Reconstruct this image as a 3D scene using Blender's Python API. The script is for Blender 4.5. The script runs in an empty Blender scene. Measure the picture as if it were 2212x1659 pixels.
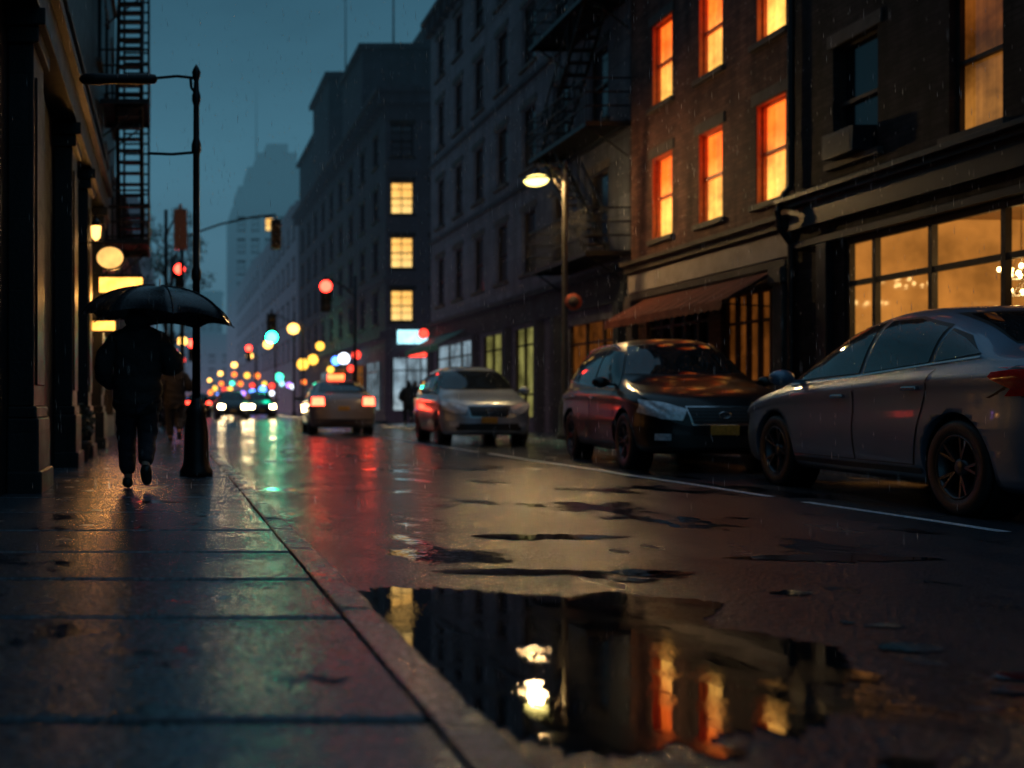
import bpy, bmesh, math, random
from mathutils import Vector, Matrix
from mathutils import noise as NO
from mathutils.bvhtree import BVHTree
random.seed(7)
SC=bpy.context.scene
COL=SC.collection
R=math.radians
# ------------------------------------------------------------------ materials
def newmat(name):
    m=bpy.data.materials.new(name); m.use_nodes=True
    nt=m.node_tree; nt.nodes.clear()
    out=nt.nodes.new('ShaderNodeOutputMaterial')
    return m,nt,out
def N(nt,t,**kw):
    n=nt.nodes.new(t)
    for k,v in kw.items(): setattr(n,k,v)
    return n
def L(nt,a,b): nt.links.new(a,b)
def ramp(nt,stops):
    r=N(nt,'ShaderNodeValToRGB'); e=r.color_ramp.elements
    while len(e)<len(stops): e.new(.5)
    for i,(p,c) in enumerate(stops):
        e[i].position=p; e[i].color=(c[0],c[1],c[2],1) if not isinstance(c,(int,float)) else (c,c,c,1)
    return r
def noise(nt,vec,scale,detail=3,rough=.55):
    n=N(nt,'ShaderNodeTexNoise'); n.inputs['Scale'].default_value=scale
    n.inputs['Detail'].default_value=detail; n.inputs['Roughness'].default_value=rough
    if vec is not None: L(nt,vec,n.inputs['Vector'])
    return n
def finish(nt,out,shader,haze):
    if haze>0:  # distance haze painted onto the surface as emission, tinted by height
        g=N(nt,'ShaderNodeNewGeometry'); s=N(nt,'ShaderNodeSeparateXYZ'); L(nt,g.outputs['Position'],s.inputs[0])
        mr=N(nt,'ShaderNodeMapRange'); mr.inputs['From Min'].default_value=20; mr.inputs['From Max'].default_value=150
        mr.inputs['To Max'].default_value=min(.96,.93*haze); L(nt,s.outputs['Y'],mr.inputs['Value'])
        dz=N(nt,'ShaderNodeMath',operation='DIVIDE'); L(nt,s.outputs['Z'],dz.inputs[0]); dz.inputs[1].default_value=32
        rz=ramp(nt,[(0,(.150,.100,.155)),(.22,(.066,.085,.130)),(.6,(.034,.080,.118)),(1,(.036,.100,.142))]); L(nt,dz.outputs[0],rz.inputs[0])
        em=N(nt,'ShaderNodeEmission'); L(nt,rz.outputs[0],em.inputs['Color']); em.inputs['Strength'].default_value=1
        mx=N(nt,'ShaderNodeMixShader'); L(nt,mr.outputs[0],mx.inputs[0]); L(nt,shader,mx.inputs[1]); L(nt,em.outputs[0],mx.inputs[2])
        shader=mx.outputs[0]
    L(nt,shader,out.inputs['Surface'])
def mat(name,col,rough=.6,metal=0,var=.3,scale=3,bump=.2,bscale=40,bdist=.01,coat=0,haze=0,rvar=.12,brick=None,drops=0,dstr=.35,crough=.06,spec=.5):
    m,nt,out=newmat(name)
    tc=N(nt,'ShaderNodeTexCoord'); v=tc.outputs['Object']
    p=N(nt,'ShaderNodeBsdfPrincipled'); p.inputs['Specular IOR Level'].default_value=spec
    n=noise(nt,v,scale,4,.6)
    lo=tuple(c*(1-var) for c in col); hi=tuple(min(1,c*(1+var)) for c in col)
    r=ramp(nt,[(.3,lo),(.7,hi)]); L(nt,n.outputs['Fac'],r.inputs[0])
    colout=r.outputs[0]; hgt=None
    if brick:
        s=N(nt,'ShaderNodeSeparateXYZ'); L(nt,v,s.inputs[0])
        sub=N(nt,'ShaderNodeMath',operation='SUBTRACT'); L(nt,s.outputs[0],sub.inputs[0]); L(nt,s.outputs[1],sub.inputs[1])
        cb=N(nt,'ShaderNodeCombineXYZ'); L(nt,sub.outputs[0],cb.inputs[0]); L(nt,s.outputs[2],cb.inputs[1])
        b=N(nt,'ShaderNodeTexBrick'); L(nt,cb.outputs[0],b.inputs['Vector'])
        b.inputs['Scale'].default_value=1; b.inputs['Brick Width'].default_value=brick[0]; b.inputs['Row Height'].default_value=brick[1]
        b.inputs['Mortar Size'].default_value=brick[2]; b.inputs['Color1'].default_value=(1,1,1,1); b.inputs['Color2'].default_value=(.5,.5,.5,1)
        b.inputs['Mortar'].default_value=(.45,.45,.45,1)
        mm=N(nt,'ShaderNodeMixRGB',blend_type='MULTIPLY'); mm.inputs[0].default_value=.85
        L(nt,colout,mm.inputs[1]); L(nt,b.outputs['Color'],mm.inputs[2]); colout=mm.outputs[0]
        inv=N(nt,'ShaderNodeMath',operation='SUBTRACT'); inv.inputs[0].default_value=1; L(nt,b.outputs['Fac'],inv.inputs[1]); hgt=inv.outputs[0]
        mp=N(nt,'ShaderNodeMapping'); mp.inputs['Scale'].default_value=(1.6,1.6,.16); L(nt,v,mp.inputs[0])
        st=noise(nt,mp.outputs[0],1.5,4); rs=ramp(nt,[(.35,.4),(.65,1.15)]); L(nt,st.outputs['Fac'],rs.inputs[0])
        m3=N(nt,'ShaderNodeMixRGB',blend_type='MULTIPLY'); m3.inputs[0].default_value=.85; L(nt,colout,m3.inputs[1]); L(nt,rs.outputs[0],m3.inputs[2]); colout=m3.outputs[0]
    L(nt,colout,p.inputs['Base Color'])
    n2=noise(nt,v,scale*2.3,3)
    mr=N(nt,'ShaderNodeMapRange'); mr.inputs['To Min'].default_value=max(.02,rough-rvar); mr.inputs['To Max'].default_value=min(1,rough+rvar)
    L(nt,n2.outputs['Fac'],mr.inputs['Value']); L(nt,mr.outputs[0],p.inputs['Roughness'])
    p.inputs['Metallic'].default_value=metal
    if coat: p.inputs['Coat Weight'].default_value=coat; p.inputs['Coat Roughness'].default_value=crough
    last=None
    if bump>0:
        n3=noise(nt,v,bscale,3); bm=N(nt,'ShaderNodeBump'); bm.inputs['Strength'].default_value=bump; bm.inputs['Distance'].default_value=bdist
        L(nt,n3.outputs['Fac'],bm.inputs['Height']); last=bm
    if hgt is not None:
        b2=N(nt,'ShaderNodeBump'); b2.inputs['Strength'].default_value=.6; b2.inputs['Distance'].default_value=.012; L(nt,hgt,b2.inputs['Height'])
        if last: L(nt,last.outputs[0],b2.inputs['Normal'])
        last=b2
    if drops:
        vo=N(nt,'ShaderNodeTexVoronoi'); vo.inputs['Scale'].default_value=drops; L(nt,v,vo.inputs['Vector'])
        rr=ramp(nt,[(.0,1.0),(.25,0.0)]); L(nt,vo.outputs['Distance'],rr.inputs[0])
        nm=noise(nt,v,4,2); r2=ramp(nt,[(.38,0.0),(.5,1.0)]); L(nt,nm.outputs['Fac'],r2.inputs[0])
        mu=N(nt,'ShaderNodeMath',operation='MULTIPLY'); L(nt,rr.outputs[0],mu.inputs[0]); L(nt,r2.outputs[0],mu.inputs[1])
        b3=N(nt,'ShaderNodeBump'); b3.inputs['Strength'].default_value=dstr; b3.inputs['Distance'].default_value=.005; L(nt,mu.outputs[0],b3.inputs['Height'])
        if last: L(nt,last.outputs[0],b3.inputs['Normal'])
        if coat: L(nt,b3.outputs[0],p.inputs['Coat Normal'])
        else: last=b3
    if last: L(nt,last.outputs[0],p.inputs['Normal'])
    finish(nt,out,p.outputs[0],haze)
    return m
def emit(name,col,st,var=.25,scale=4):
    m,nt,out=newmat(name)
    tc=N(nt,'ShaderNodeTexCoord'); n=noise(nt,tc.outputs['Object'],scale,2)
    r=ramp(nt,[(.3,tuple(c*(1-var) for c in col)),(.7,col)]); L(nt,n.outputs['Fac'],r.inputs[0])
    e=N(nt,'ShaderNodeEmission'); L(nt,r.outputs[0],e.inputs[0]); e.inputs[1].default_value=st
    L(nt,e.outputs[0],out.inputs[0]); return m
def window_glow(name,bot,top,h,st,fold=14,patchy=0,pr=(.35,.85,1.35)):
    m,nt,out=newmat(name)
    tc=N(nt,'ShaderNodeTexCoord'); s=N(nt,'ShaderNodeSeparateXYZ'); L(nt,tc.outputs['Object'],s.inputs[0])
    n=noise(nt,tc.outputs['Object'],1.8,3)
    dv=N(nt,'ShaderNodeMath',operation='DIVIDE'); L(nt,s.outputs[2],dv.inputs[0]); dv.inputs[1].default_value=h
    ad=N(nt,'ShaderNodeMath',operation='MULTIPLY_ADD'); L(nt,n.outputs['Fac'],ad.inputs[0]); ad.inputs[1].default_value=.5; L(nt,dv.outputs[0],ad.inputs[2])
    r=ramp(nt,[(.2,bot),(1.0,top)]); L(nt,ad.outputs[0],r.inputs[0])
    cx=N(nt,'ShaderNodeCombineXYZ'); L(nt,s.outputs[0],cx.inputs[0])
    w=noise(nt,cx.outputs[0],fold,2); r2=ramp(nt,[(.3,.45),(.65,1.0)]); L(nt,w.outputs['Fac'],r2.inputs[0])
    mm=N(nt,'ShaderNodeMixRGB',blend_type='MULTIPLY'); mm.inputs[0].default_value=.7; L(nt,r.outputs[0],mm.inputs[1]); L(nt,r2.outputs[0],mm.inputs[2])
    co=mm.outputs[0]
    if patchy:
        g=N(nt,'ShaderNodeNewGeometry')
        q=noise(nt,g.outputs['Position'],patchy,4,.6); r3=ramp(nt,[(.36,pr[0]),(.5,pr[1]),(.64,pr[2])]); L(nt,q.outputs['Fac'],r3.inputs[0])
        m4=N(nt,'ShaderNodeMixRGB',blend_type='MULTIPLY'); m4.inputs[0].default_value=1; L(nt,co,m4.inputs[1]); L(nt,r3.outputs[0],m4.inputs[2]); co=m4.outputs[0]
    e=N(nt,'ShaderNodeEmission'); L(nt,co,e.inputs[0]); e.inputs[1].default_value=st
    g=N(nt,'ShaderNodeBsdfGlossy'); g.inputs['Roughness'].default_value=.05; g.inputs['Color'].default_value=(.06,.06,.06,1)
    a=N(nt,'ShaderNodeAddShader'); L(nt,e.outputs[0],a.inputs[0]); L(nt,g.outputs[0],a.inputs[1])
    L(nt,a.outputs[0],out.inputs[0]); return m
def clearglass(name):
    m,nt,out=newmat(name)
    t=N(nt,'ShaderNodeBsdfTransparent'); t.inputs[0].default_value=(.9,.88,.8,1)
    g=N(nt,'ShaderNodeBsdfGlossy'); g.inputs['Roughness'].default_value=.03
    tc=N(nt,'ShaderNodeTexCoord'); n=noise(nt,tc.outputs['Object'],3,2); r=ramp(nt,[(.3,.04),(.7,.1)]); L(nt,n.outputs['Fac'],r.inputs[0])
    mx=N(nt,'ShaderNodeMixShader'); L(nt,r.outputs[0],mx.inputs[0]); L(nt,t.outputs[0],mx.inputs[1]); L(nt,g.outputs[0],mx.inputs[2])
    L(nt,mx.outputs[0],out.inputs[0]); return m
def wet_ground(name,col,rdry,rwet,thr,bumpdry,bscale,pscale,stretch=(1,1,1),ripple=.05,soft=.10,dist=.006,cscale=26,con=(.4,1.6)):
    m,nt,out=newmat(name)
    g=N(nt,'ShaderNodeNewGeometry'); pos=g.outputs['Position']
    mp=N(nt,'ShaderNodeMapping'); mp.inputs['Scale'].default_value=stretch; L(nt,pos,mp.inputs[0])
    p=N(nt,'ShaderNodeBsdfPrincipled'); p.inputs['IOR'].default_value=1.55
    big=noise(nt,mp.outputs[0],pscale,7,.66)
    wet=ramp(nt,[(thr,0.0),(thr+soft,1.0)]); L(nt,big.outputs['Fac'],wet.inputs[0])
    cn=noise(nt,pos,cscale,5,.75); rc=ramp(nt,[(.36,tuple(c*con[0] for c in col)),(.64,tuple(c*con[1] for c in col))]); L(nt,cn.outputs['Fac'],rc.inputs[0])
    dk=N(nt,'ShaderNodeMixRGB',blend_type='MULTIPLY'); L(nt,wet.outputs[0],dk.inputs[0]); L(nt,rc.outputs[0],dk.inputs[1]); dk.inputs[2].default_value=(.35,.35,.38,1)
    L(nt,dk.outputs[0],p.inputs['Base Color'])
    mid=noise(nt,mp.outputs[0],pscale*1.7,3); rm=N(nt,'ShaderNodeMapRange'); rm.inputs['From Min'].default_value=.3; rm.inputs['From Max'].default_value=.7
    rm.inputs['To Min'].default_value=rdry*.7; rm.inputs['To Max'].default_value=rdry*1.3; L(nt,mid.outputs['Fac'],rm.inputs['Value'])
    rr=N(nt,'ShaderNodeMixRGB'); L(nt,wet.outputs[0],rr.inputs[0]); L(nt,rm.outputs[0],rr.inputs[1]); rr.inputs[2].default_value=(rwet,)*3+(1,)
    L(nt,rr.outputs[0],p.inputs['Roughness'])
    agg=N(nt,'ShaderNodeTexVoronoi'); agg.inputs['Scale'].default_value=bscale; L(nt,pos,agg.inputs['Vector'])
    fine=noise(nt,pos,bscale*.45,4,.7); add=N(nt,'ShaderNodeMath',operation='ADD'); L(nt,agg.outputs['Distance'],add.inputs[0]); L(nt,fine.outputs['Fac'],add.inputs[1])
    inv=N(nt,'ShaderNodeMapRange'); inv.inputs['To Min'].default_value=bumpdry; inv.inputs['To Max'].default_value=bumpdry*.06; L(nt,wet.outputs[0],inv.inputs['Value'])
    b=N(nt,'ShaderNodeBump'); b.inputs['Distance'].default_value=dist; L(nt,add.outputs[0],b.inputs['Height']); L(nt,inv.outputs[0],b.inputs['Strength'])
    rp=noise(nt,pos,9,3); b2=N(nt,'ShaderNodeBump'); b2.inputs['Strength'].default_value=ripple; b2.inputs['Distance'].default_value=.05
    L(nt,rp.outputs['Fac'],b2.inputs['Height']); L(nt,b.outputs[0],b2.inputs['Normal']); L(nt,b2.outputs[0],p.inputs['Normal'])
    L(nt,p.outputs[0],out.inputs[0]); return m
def water(name):
    m,nt,out=newmat(name); g=N(nt,'ShaderNodeNewGeometry'); pos=g.outputs['Position']
    p=N(nt,'ShaderNodeBsdfPrincipled'); p.inputs['IOR'].default_value=1.9
    n=noise(nt,pos,3,3); r=ramp(nt,[(.3,(.002,.003,.004)),(.7,(.006,.007,.008))]); L(nt,n.outputs['Fac'],r.inputs[0]); L(nt,r.outputs[0],p.inputs['Base Color'])
    p.inputs['Roughness'].default_value=.012
    msk=noise(nt,pos,3.2,3); rmk=ramp(nt,[(.45,.06),(.64,1.0)]); L(nt,msk.outputs['Fac'],rmk.inputs[0])
    a=noise(nt,pos,50,3,.5); c=noise(nt,pos,5,2)
    b1=N(nt,'ShaderNodeBump'); b1.inputs['Distance'].default_value=.006; L(nt,a.outputs['Fac'],b1.inputs['Height'])
    ms=N(nt,'ShaderNodeMath',operation='MULTIPLY'); L(nt,rmk.outputs[0],ms.inputs[0]); ms.inputs[1].default_value=.13; L(nt,ms.outputs[0],b1.inputs['Strength'])
    b2=N(nt,'ShaderNodeBump'); b2.inputs['Distance'].default_value=.02; b2.inputs['Strength'].default_value=.015; L(nt,c.outputs['Fac'],b2.inputs['Height']); L(nt,b1.outputs[0],b2.inputs['Normal'])
    L(nt,b2.outputs[0],p.inputs['Normal']); L(nt,p.outputs[0],out.inputs[0]); return m

M={}
M['road']=wet_ground('wet_asphalt',(.022,.029,.038),.22,.05,.55,.72,46,.95,(1,.6,1),.07,dist=.007,soft=.05,cscale=48,con=(.15,2.3))
M['slab']=wet_ground('wet_paving',(.060,.082,.102),.22,.06,.58,.42,60,2.1,(1,1,1),.05,soft=.06,cscale=30,con=(.35,1.7))
M['kerb']=wet_ground('wet_granite',(.13,.145,.155),.24,.08,.56,.65,75,3.5,(1,1,1),.05,cscale=40,con=(.3,1.7))
M['ground']=mat('dark_ground',(.03,.034,.04),.6,0,.3,.5,.3,20)
M['puddle']=water('puddle_water')
M['line']=wet_ground('worn_road_paint',(.42,.46,.52),.45,.2,.60,.5,75,2.2)
M['joint']=mat('joint_grit',(.008,.008,.009),.9)
M['brickred']=mat('red_brick',(.135,.068,.055),.7,0,.4,2.5,.25,60,brick=(.23,.08,.010),rvar=.2,spec=.15)
M['brickdark']=mat('dark_brick',(.034,.029,.030),.7,0,.4,2.5,.25,60,brick=(.23,.08,.010),rvar=.2,spec=.12)
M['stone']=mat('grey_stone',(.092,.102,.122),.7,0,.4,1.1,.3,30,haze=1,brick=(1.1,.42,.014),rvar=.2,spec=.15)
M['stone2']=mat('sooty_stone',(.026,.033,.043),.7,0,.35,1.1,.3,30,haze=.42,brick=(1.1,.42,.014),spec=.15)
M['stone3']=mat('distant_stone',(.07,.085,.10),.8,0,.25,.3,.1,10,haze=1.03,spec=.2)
M['blackstone']=mat('black_painted_stone',(.012,.015,.019),.42,0,.35,2,.3,25,brick=(1.3,.6,.010),spec=.35)
M['trim']=mat('weathered_trim',(.060,.052,.048),.6,0,.35,3,.25,40,spec=.2)
M['trimdark']=mat('dark_trim',(.014,.016,.020),.35,0,.3,4,.2,40,spec=.3)
M['band']=mat('cream_fascia',(.27,.235,.22),.6,0,.25,2,.15,30,spec=.2)
M['iron']=mat('black_iron',(.007,.008,.010),.4,.2,.3,8,.2,90,spec=.35)
M['lamppost']=mat('grey_painted_iron',(.05,.048,.042),.45,.1,.3,8,.2,90)
M['frame']=mat('dark_window_frame',(.026,.020,.017),.5,0,.3,9,.15,60,spec=.3)
M['jamb']=mat('painted_casing',(.42,.08,.03),.5,0,.25,9,.15,60)
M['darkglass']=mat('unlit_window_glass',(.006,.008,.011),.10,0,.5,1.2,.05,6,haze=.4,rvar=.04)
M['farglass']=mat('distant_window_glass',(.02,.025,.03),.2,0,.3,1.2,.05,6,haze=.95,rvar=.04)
M['glowA']=window_glow('amber_curtain',(1,.58,.11),(1,.14,.014),1.7,2.2,14,1.3,(.5,.9,1.3))
M['glowB']=window_glow('dim_amber_curtain',(.9,.36,.06),(.40,.11,.015),1.8,.45,14,1.2)
M['glowBs']=window_glow('dim_amber_shop',(.9,.36,.08),(.45,.13,.02),1.8,.24,14,2.2)
M['glowC']=window_glow('yellow_blinds',(1,.66,.22),(1,.52,.12),1.4,1.5,5)
M['glowD']=window_glow('pale_shop_glow',(.75,.68,.20),(.45,.42,.12),2.0,.5,3,1.6)
M['glowE']=window_glow('cool_shop_glow',(.65,.8,.85),(.3,.42,.5),2.2,.9,3,1.2)
M['glowF']=window_glow('warm_shop_glow',(1,.5,.14),(.7,.25,.05),2.2,.7,3,1.6)
M['glowG']=window_glow('faint_shop_glow',(1,.45,.10),(.5,.2,.05),2.2,.05,3,2)
M['room']=window_glow('glowing_room_wall',(1,.48,.11),(.90,.33,.06),3.2,.85,2,.8,(.5,.9,1.2))  # shop interior light put into the wall as its own glow
M['clear']=clearglass('clear_shop_glass')
M['bulb']=emit('warm_bulb',(1,.66,.26),24,.1)
M['lampglow']=emit('street_lamp_glow',(1,.78,.22),4.5,.1)
M['farlamp']=emit('distant_lamp_glow',(1,.50,.10),6,.1)
M['red']=emit('red_lens',(1,.035,.02),14,.1)
M['green']=emit('green_lens',(.012,1,.52),48,.1)
M['off']=mat('unlit_lens',(.05,.03,.01),.25,0,.3,30,.1)
M['sigyel']=mat('signal_yellow_paint',(.20,.10,.015),.45,0,.25,9,.1)
M['sigback']=mat('orange_signal_back',(.30,.08,.02),.45,0,.25,9,.1)
M['ovalsign']=emit('cream_sign_glow',(1,.52,.14),1.7,.35,6)
M['rectsign']=emit('amber_sign_glow',(1,.42,.07),4.2,.5,7)
M['teal']=emit('teal_sign_glow',(.40,.86,1),2.6,.45,3)
M['blue']=emit('blue_sign_glow',(.08,.25,1),7,.2)
M['redsign']=emit('red_sign_glow',(1,.05,.03),3.6,.2)
M['yelsign']=emit('yellow_sign_glow',(1,.50,.06),3.4,.2)
M['whitesign']=emit('white_sign_glow',(.8,.85,1),4,.2)
M['greensign']=emit('green_sign_glow',(.06,.9,.55),5,.2)
M['orangesign']=emit('orange_sign_glow',(1,.20,.03),3.6,.2)
M['pinksign']=emit('violet_sign_glow',(.45,.2,1),4,.2)
M['headlit']=emit('lit_headlight',(1,.72,.36),60,.1)
M['taillit']=emit('lit_tail_light',(1,.045,.025),11,.2)
M['taxitail']=emit('taxi_tail_light',(1,.055,.025),17,.2)
M['taildim']=mat('red_lens_unlit',(.60,.014,.010),.12,0,.3,20,.05,coat=1)
M['taxilamp']=emit('taxi_roof_lamp',(1,.07,.02),12,.2)
M['tyre']=mat('tyre_rubber',(.010,.010,.010),.5,0,.3,12,.3,80)
M['rim']=mat('alloy_rim',(.07,.08,.09),.35,.9,.2,12,.05)
M['carglass']=mat('wet_car_glass',(.006,.008,.010),.04,0,.3,3,0,10,drops=55,rvar=.02,dstr=.8,spec=.8)
M['black']=mat('black_plastic',(.006,.006,.006),.45,0,.3,12,.1)
M['chrome']=mat('chrome',(.45,.46,.48),.14,1,.1,20,.02)
M['lamplens']=mat('headlight_lens',(.60,.64,.70),.12,.2,.4,28,.1,40,coat=1)
M['plate']=mat('amber_license_plate',(.50,.24,.03),.4,0,.3,30,.1)
M['p_black']=mat('black_car_paint',(.003,.004,.005),.3,0,.1,2,0,40,coat=.45,drops=55,rvar=.03,crough=.08,dstr=.8,spec=.25)
M['p_grey']=mat('slate_car_paint',(.13,.20,.285),.40,.4,.08,2,0,40,coat=.8,drops=55,rvar=.03,dstr=.8)
M['p_silver']=mat('silver_car_paint',(.28,.34,.42),.34,.4,.08,2,0,40,coat=1,drops=55,rvar=.03)
M['p_taxi']=mat('dull_taxi_paint',(.26,.20,.19),.35,.2,.1,2,0,40,coat=1,drops=55,rvar=.03)
M['cloth']=mat('dark_wool_coat',(.010,.011,.014),.8,0,.35,9,.5,26,.02)
M['denim']=mat('dark_denim',(.012,.015,.024),.75,0,.3,14,.5,50,.01)
M['skin']=mat('skin',(.38,.22,.16),.5,0,.12,12,.1,60)
M['hair']=mat('dark_hair',(.02,.015,.012),.5,0,.3,30,.5,80)
M['leather']=mat('black_leather',(.012,.011,.010),.35,0,.3,15,.2)
M['brolly']=mat('wet_black_nylon',(.008,.012,.017),.28,0,.3,6,.10,20,drops=60,dstr=.9)
M['bark']=mat('bark',(.045,.035,.028),.8,0,.3,6,.6,20)
M['leaf']=mat('dark_leaves',(.03,.042,.03),.5,0,.4,5,.1)
M['awnred']=mat('rust_awning_canvas',(.11,.032,.020),.7,0,.35,3,.3,20,spec=.15)
M['awngreen']=mat('green_awning_canvas',(.05,.22,.17),.6,0,.3,3,.3,20)
M['pot']=mat('clay_pot',(.06,.04,.03),.6,0,.3,6,.2)
M['plaster']=mat('warm_plaster',(.40,.26,.13),.6,0,.2,3,.1)
M['wood']=mat('dark_wood',(.08,.035,.018),.4,0,.3,5,.2)
def rainmat():
    m,nt,out=newmat('rain_drop'); t=N(nt,'ShaderNodeBsdfTransparent'); d=N(nt,'ShaderNodeBsdfDiffuse'); tl=N(nt,'ShaderNodeBsdfTranslucent')
    g=N(nt,'ShaderNodeNewGeometry'); n=noise(nt,g.outputs['Position'],2,2); r=ramp(nt,[(.35,.3),(.7,.85)]); L(nt,n.outputs['Fac'],r.inputs[0])
    a=N(nt,'ShaderNodeMixShader'); a.inputs[0].default_value=.5; L(nt,d.outputs[0],a.inputs[1]); L(nt,tl.outputs[0],a.inputs[2])
    mx=N(nt,'ShaderNodeMixShader'); L(nt,r.outputs[0],mx.inputs[0]); L(nt,t.outputs[0],mx.inputs[1]); L(nt,a.outputs[0],mx.inputs[2]); L(nt,mx.outputs[0],out.inputs[0]); return m
M['rain']=rainmat()

# ------------------------------------------------------------------ mesh builder
class MB:
    def __init__(s): s.v=[];s.f=[];s.m=[];s.s=[]
    def add(s,vs,fs,mi=0,sm=False,T=None):
        b=len(s.v)
        for p in vs:
            p=Vector(p); s.v.append(T@p if T is not None else p)
        for f in fs: s.f.append([b+i for i in f]); s.m.append(mi); s.s.append(sm)
        return s
    def box(s,x0,x1,y0,y1,z0,z1,mi=0,T=None):
        vs=[(x0,y0,z0),(x1,y0,z0),(x1,y1,z0),(x0,y1,z0),(x0,y0,z1),(x1,y0,z1),(x1,y1,z1),(x0,y1,z1)]
        return s.add(vs,[(0,3,2,1),(4,5,6,7),(0,1,5,4),(1,2,6,5),(2,3,7,6),(3,0,4,7)],mi,False,T)
    def cyl(s,p0,p1,r0,r1=None,n=12,mi=0,T=None):
        r1=r0 if r1 is None else r1
        p0=Vector(p0);p1=Vector(p1);d=(p1-p0)
        q=d.to_track_quat('Z','Y').to_matrix()
        vs=[];fs=[]
        for k,(c,r) in enumerate(((p0,r0),(p1,r1))):
            for i in range(n):
                a=2*math.pi*i/n; vs.append(c+q@Vector((math.cos(a)*r,math.sin(a)*r,0)))
        for i in range(n): fs.append((i,(i+1)%n,n+(i+1)%n,n+i))
        s.add(vs,fs,mi,True,T); s.add(vs[:n],[tuple(range(n))[::-1]],mi,False,T); s.add(vs[n:],[tuple(range(n))],mi,False,T); return s
    def tube(s,pts,r,n=8,mi=0,T=None):
        for a,b in zip(pts[:-1],pts[1:]): s.cyl(a,b,r,r,n,mi,T)
        return s
    def lathe(s,prof,n=20,mi=0,T=None,flute=0,cap=True):
        vs=[];fs=[]
        for (r,z) in prof:
            for i in range(n):
                a=2*math.pi*i/n; rr=r*(1-(flute if i%2 else 0)); vs.append((rr*math.cos(a),rr*math.sin(a),z))
        for k in range(len(prof)-1):
            for i in range(n): fs.append((k*n+i,k*n+(i+1)%n,(k+1)*n+(i+1)%n,(k+1)*n+i))
        if cap: fs.append(tuple(range(n))[::-1]); b=(len(prof)-1)*n; fs.append(tuple(b+i for i in range(n)))
        return s.add(vs,fs,mi,True,T)
    def sphere(s,c,r,mi=0,sc=(1,1,1),n=14):
        prof=[(max(.001,math.sin(math.pi*k/n)),-math.cos(math.pi*k/n)) for k in range(n+1)]
        T=Matrix.Translation(Vector(c))@Matrix.Diagonal((r*sc[0],r*sc[1],r*sc[2],1))
        return s.lathe(prof,n+4,mi,T)
    def data(s,name,mats,bev=0,seg=2,weld=False):
        me=bpy.data.meshes.new(name); me.from_pydata([tuple(p) for p in s.v],[],s.f)
        for m in mats: me.materials.append(m)
        me.polygons.foreach_set('material_index',s.m); me.polygons.foreach_set('use_smooth',s.s)
        if bev or weld:
            bm=bmesh.new(); bm.from_mesh(me)
            bmesh.ops.remove_doubles(bm,verts=bm.verts,dist=.0002)
            if bev: bmesh.ops.bevel(bm,geom=list(bm.edges),offset=bev,segments=seg,affect='EDGES',profile=.5,clamp_overlap=True)
            bm.to_mesh(me); bm.free()
        me.update(); return me
def link(o): COL.objects.link(o); return o
def part(me,name,parent=None,loc=(0,0,0),rz=0,**kw):
    o=bpy.data.objects.new(name,me); link(o); o.parent=parent; o.location=loc; o.rotation_euler=(0,0,rz)
    for k,v in kw.items(): o[k]=v
    return o
def mk(mb,name,mats,parent=None,loc=(0,0,0),rz=0,bev=0,**kw):
    return part(mb.data(name,mats,bev),name,parent,loc,rz,**kw)
def thing(name,label,cat,loc,rz=0,group=None):
    o=bpy.data.objects.new(name,None); o.empty_display_size=.2; link(o); o.location=loc; o.rotation_euler=(0,0,rz)
    o['label']=label; o['category']=cat
    if group: o['group']=group
    return o
def clone(root,loc,rz=None,label=None,scale=None):
    def rec(o,par):
        c=o.copy(); COL.objects.link(c); c.parent=par
        for ch in o.children: rec(ch,c)
        return c
    c=rec(root,None); c.location=loc
    if rz is not None: c.rotation_euler=(0,0,rz)
    if label: c['label']=label
    if scale: c.scale=(scale,)*3
    return c
def structure(mb,name,mats,**kw):
    o=mk(mb,name,mats,**kw); o['kind']='structure'; return o

# ------------------------------------------------------------------ ground, road, pavements
g=MB(); g.box(-400,400,-60,900,-.2,-.03); structure(g,'ground',[M['ground']])
g=MB(); g.add([(.70,-6,0),(8.10,-6,0),(8.10,420,0),(.70,420,0)],[(0,1,2,3)]); structure(g,'road',[M['road']])
g=MB(); g.add([(8.05,38.2,-.004),(60,38.2,-.004),(60,45.8,-.004),(8.05,45.8,-.004)],[(0,1,2,3)]); structure(g,'side_street',[M['road']])
def paving(name,x0,x1,y0,y1,step,cols,base_z=.1,ys=()):
    g=MB(); g.box(x0,x1,y0,y1,-.02,base_z-.03,1)
    y=y0; ys=list(ys)
    w=(x1-x0)/cols
    while y<y1-.01:
        st=step*random.uniform(.9,1.12) if y<12 else step*2
        e=min(y+st,y1)
        if ys: e=ys.pop(0)
        for c in range(cols):
            a=x0+c*w; b=a+w; gp=.014
            dz=[base_z+random.uniform(-.004,.004) for _ in range(4)]
            P=[(a+.003,y+gp*1.2),(b-.003,y+gp*1.2),(b-.003,e-gp*1.2),(a+.003,e-gp*1.2)]
            vs=[(p[0],p[1],base_z-.05) for p in P]+[(p[0],p[1],z-.008) for p,z in zip(P,dz)]
            q=.009; Q=[(P[0][0]+q*.4,P[0][1]+q),(P[1][0]-q*.4,P[1][1]+q),(P[2][0]-q*.4,P[2][1]-q),(P[3][0]+q*.4,P[3][1]-q)]
            vs+=[(p[0],p[1],z) for p,z in zip(Q,dz)]
            fs=[(8,9,10,11)]
            for i in range(4):
                j=(i+1)%4; fs+= [(i,j,4+j,4+i),(4+i,4+j,8+j,8+i)]
            g.add(vs,fs,0)
        y=e
    return structure(g,name,[M['slab'],M['joint']])
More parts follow.
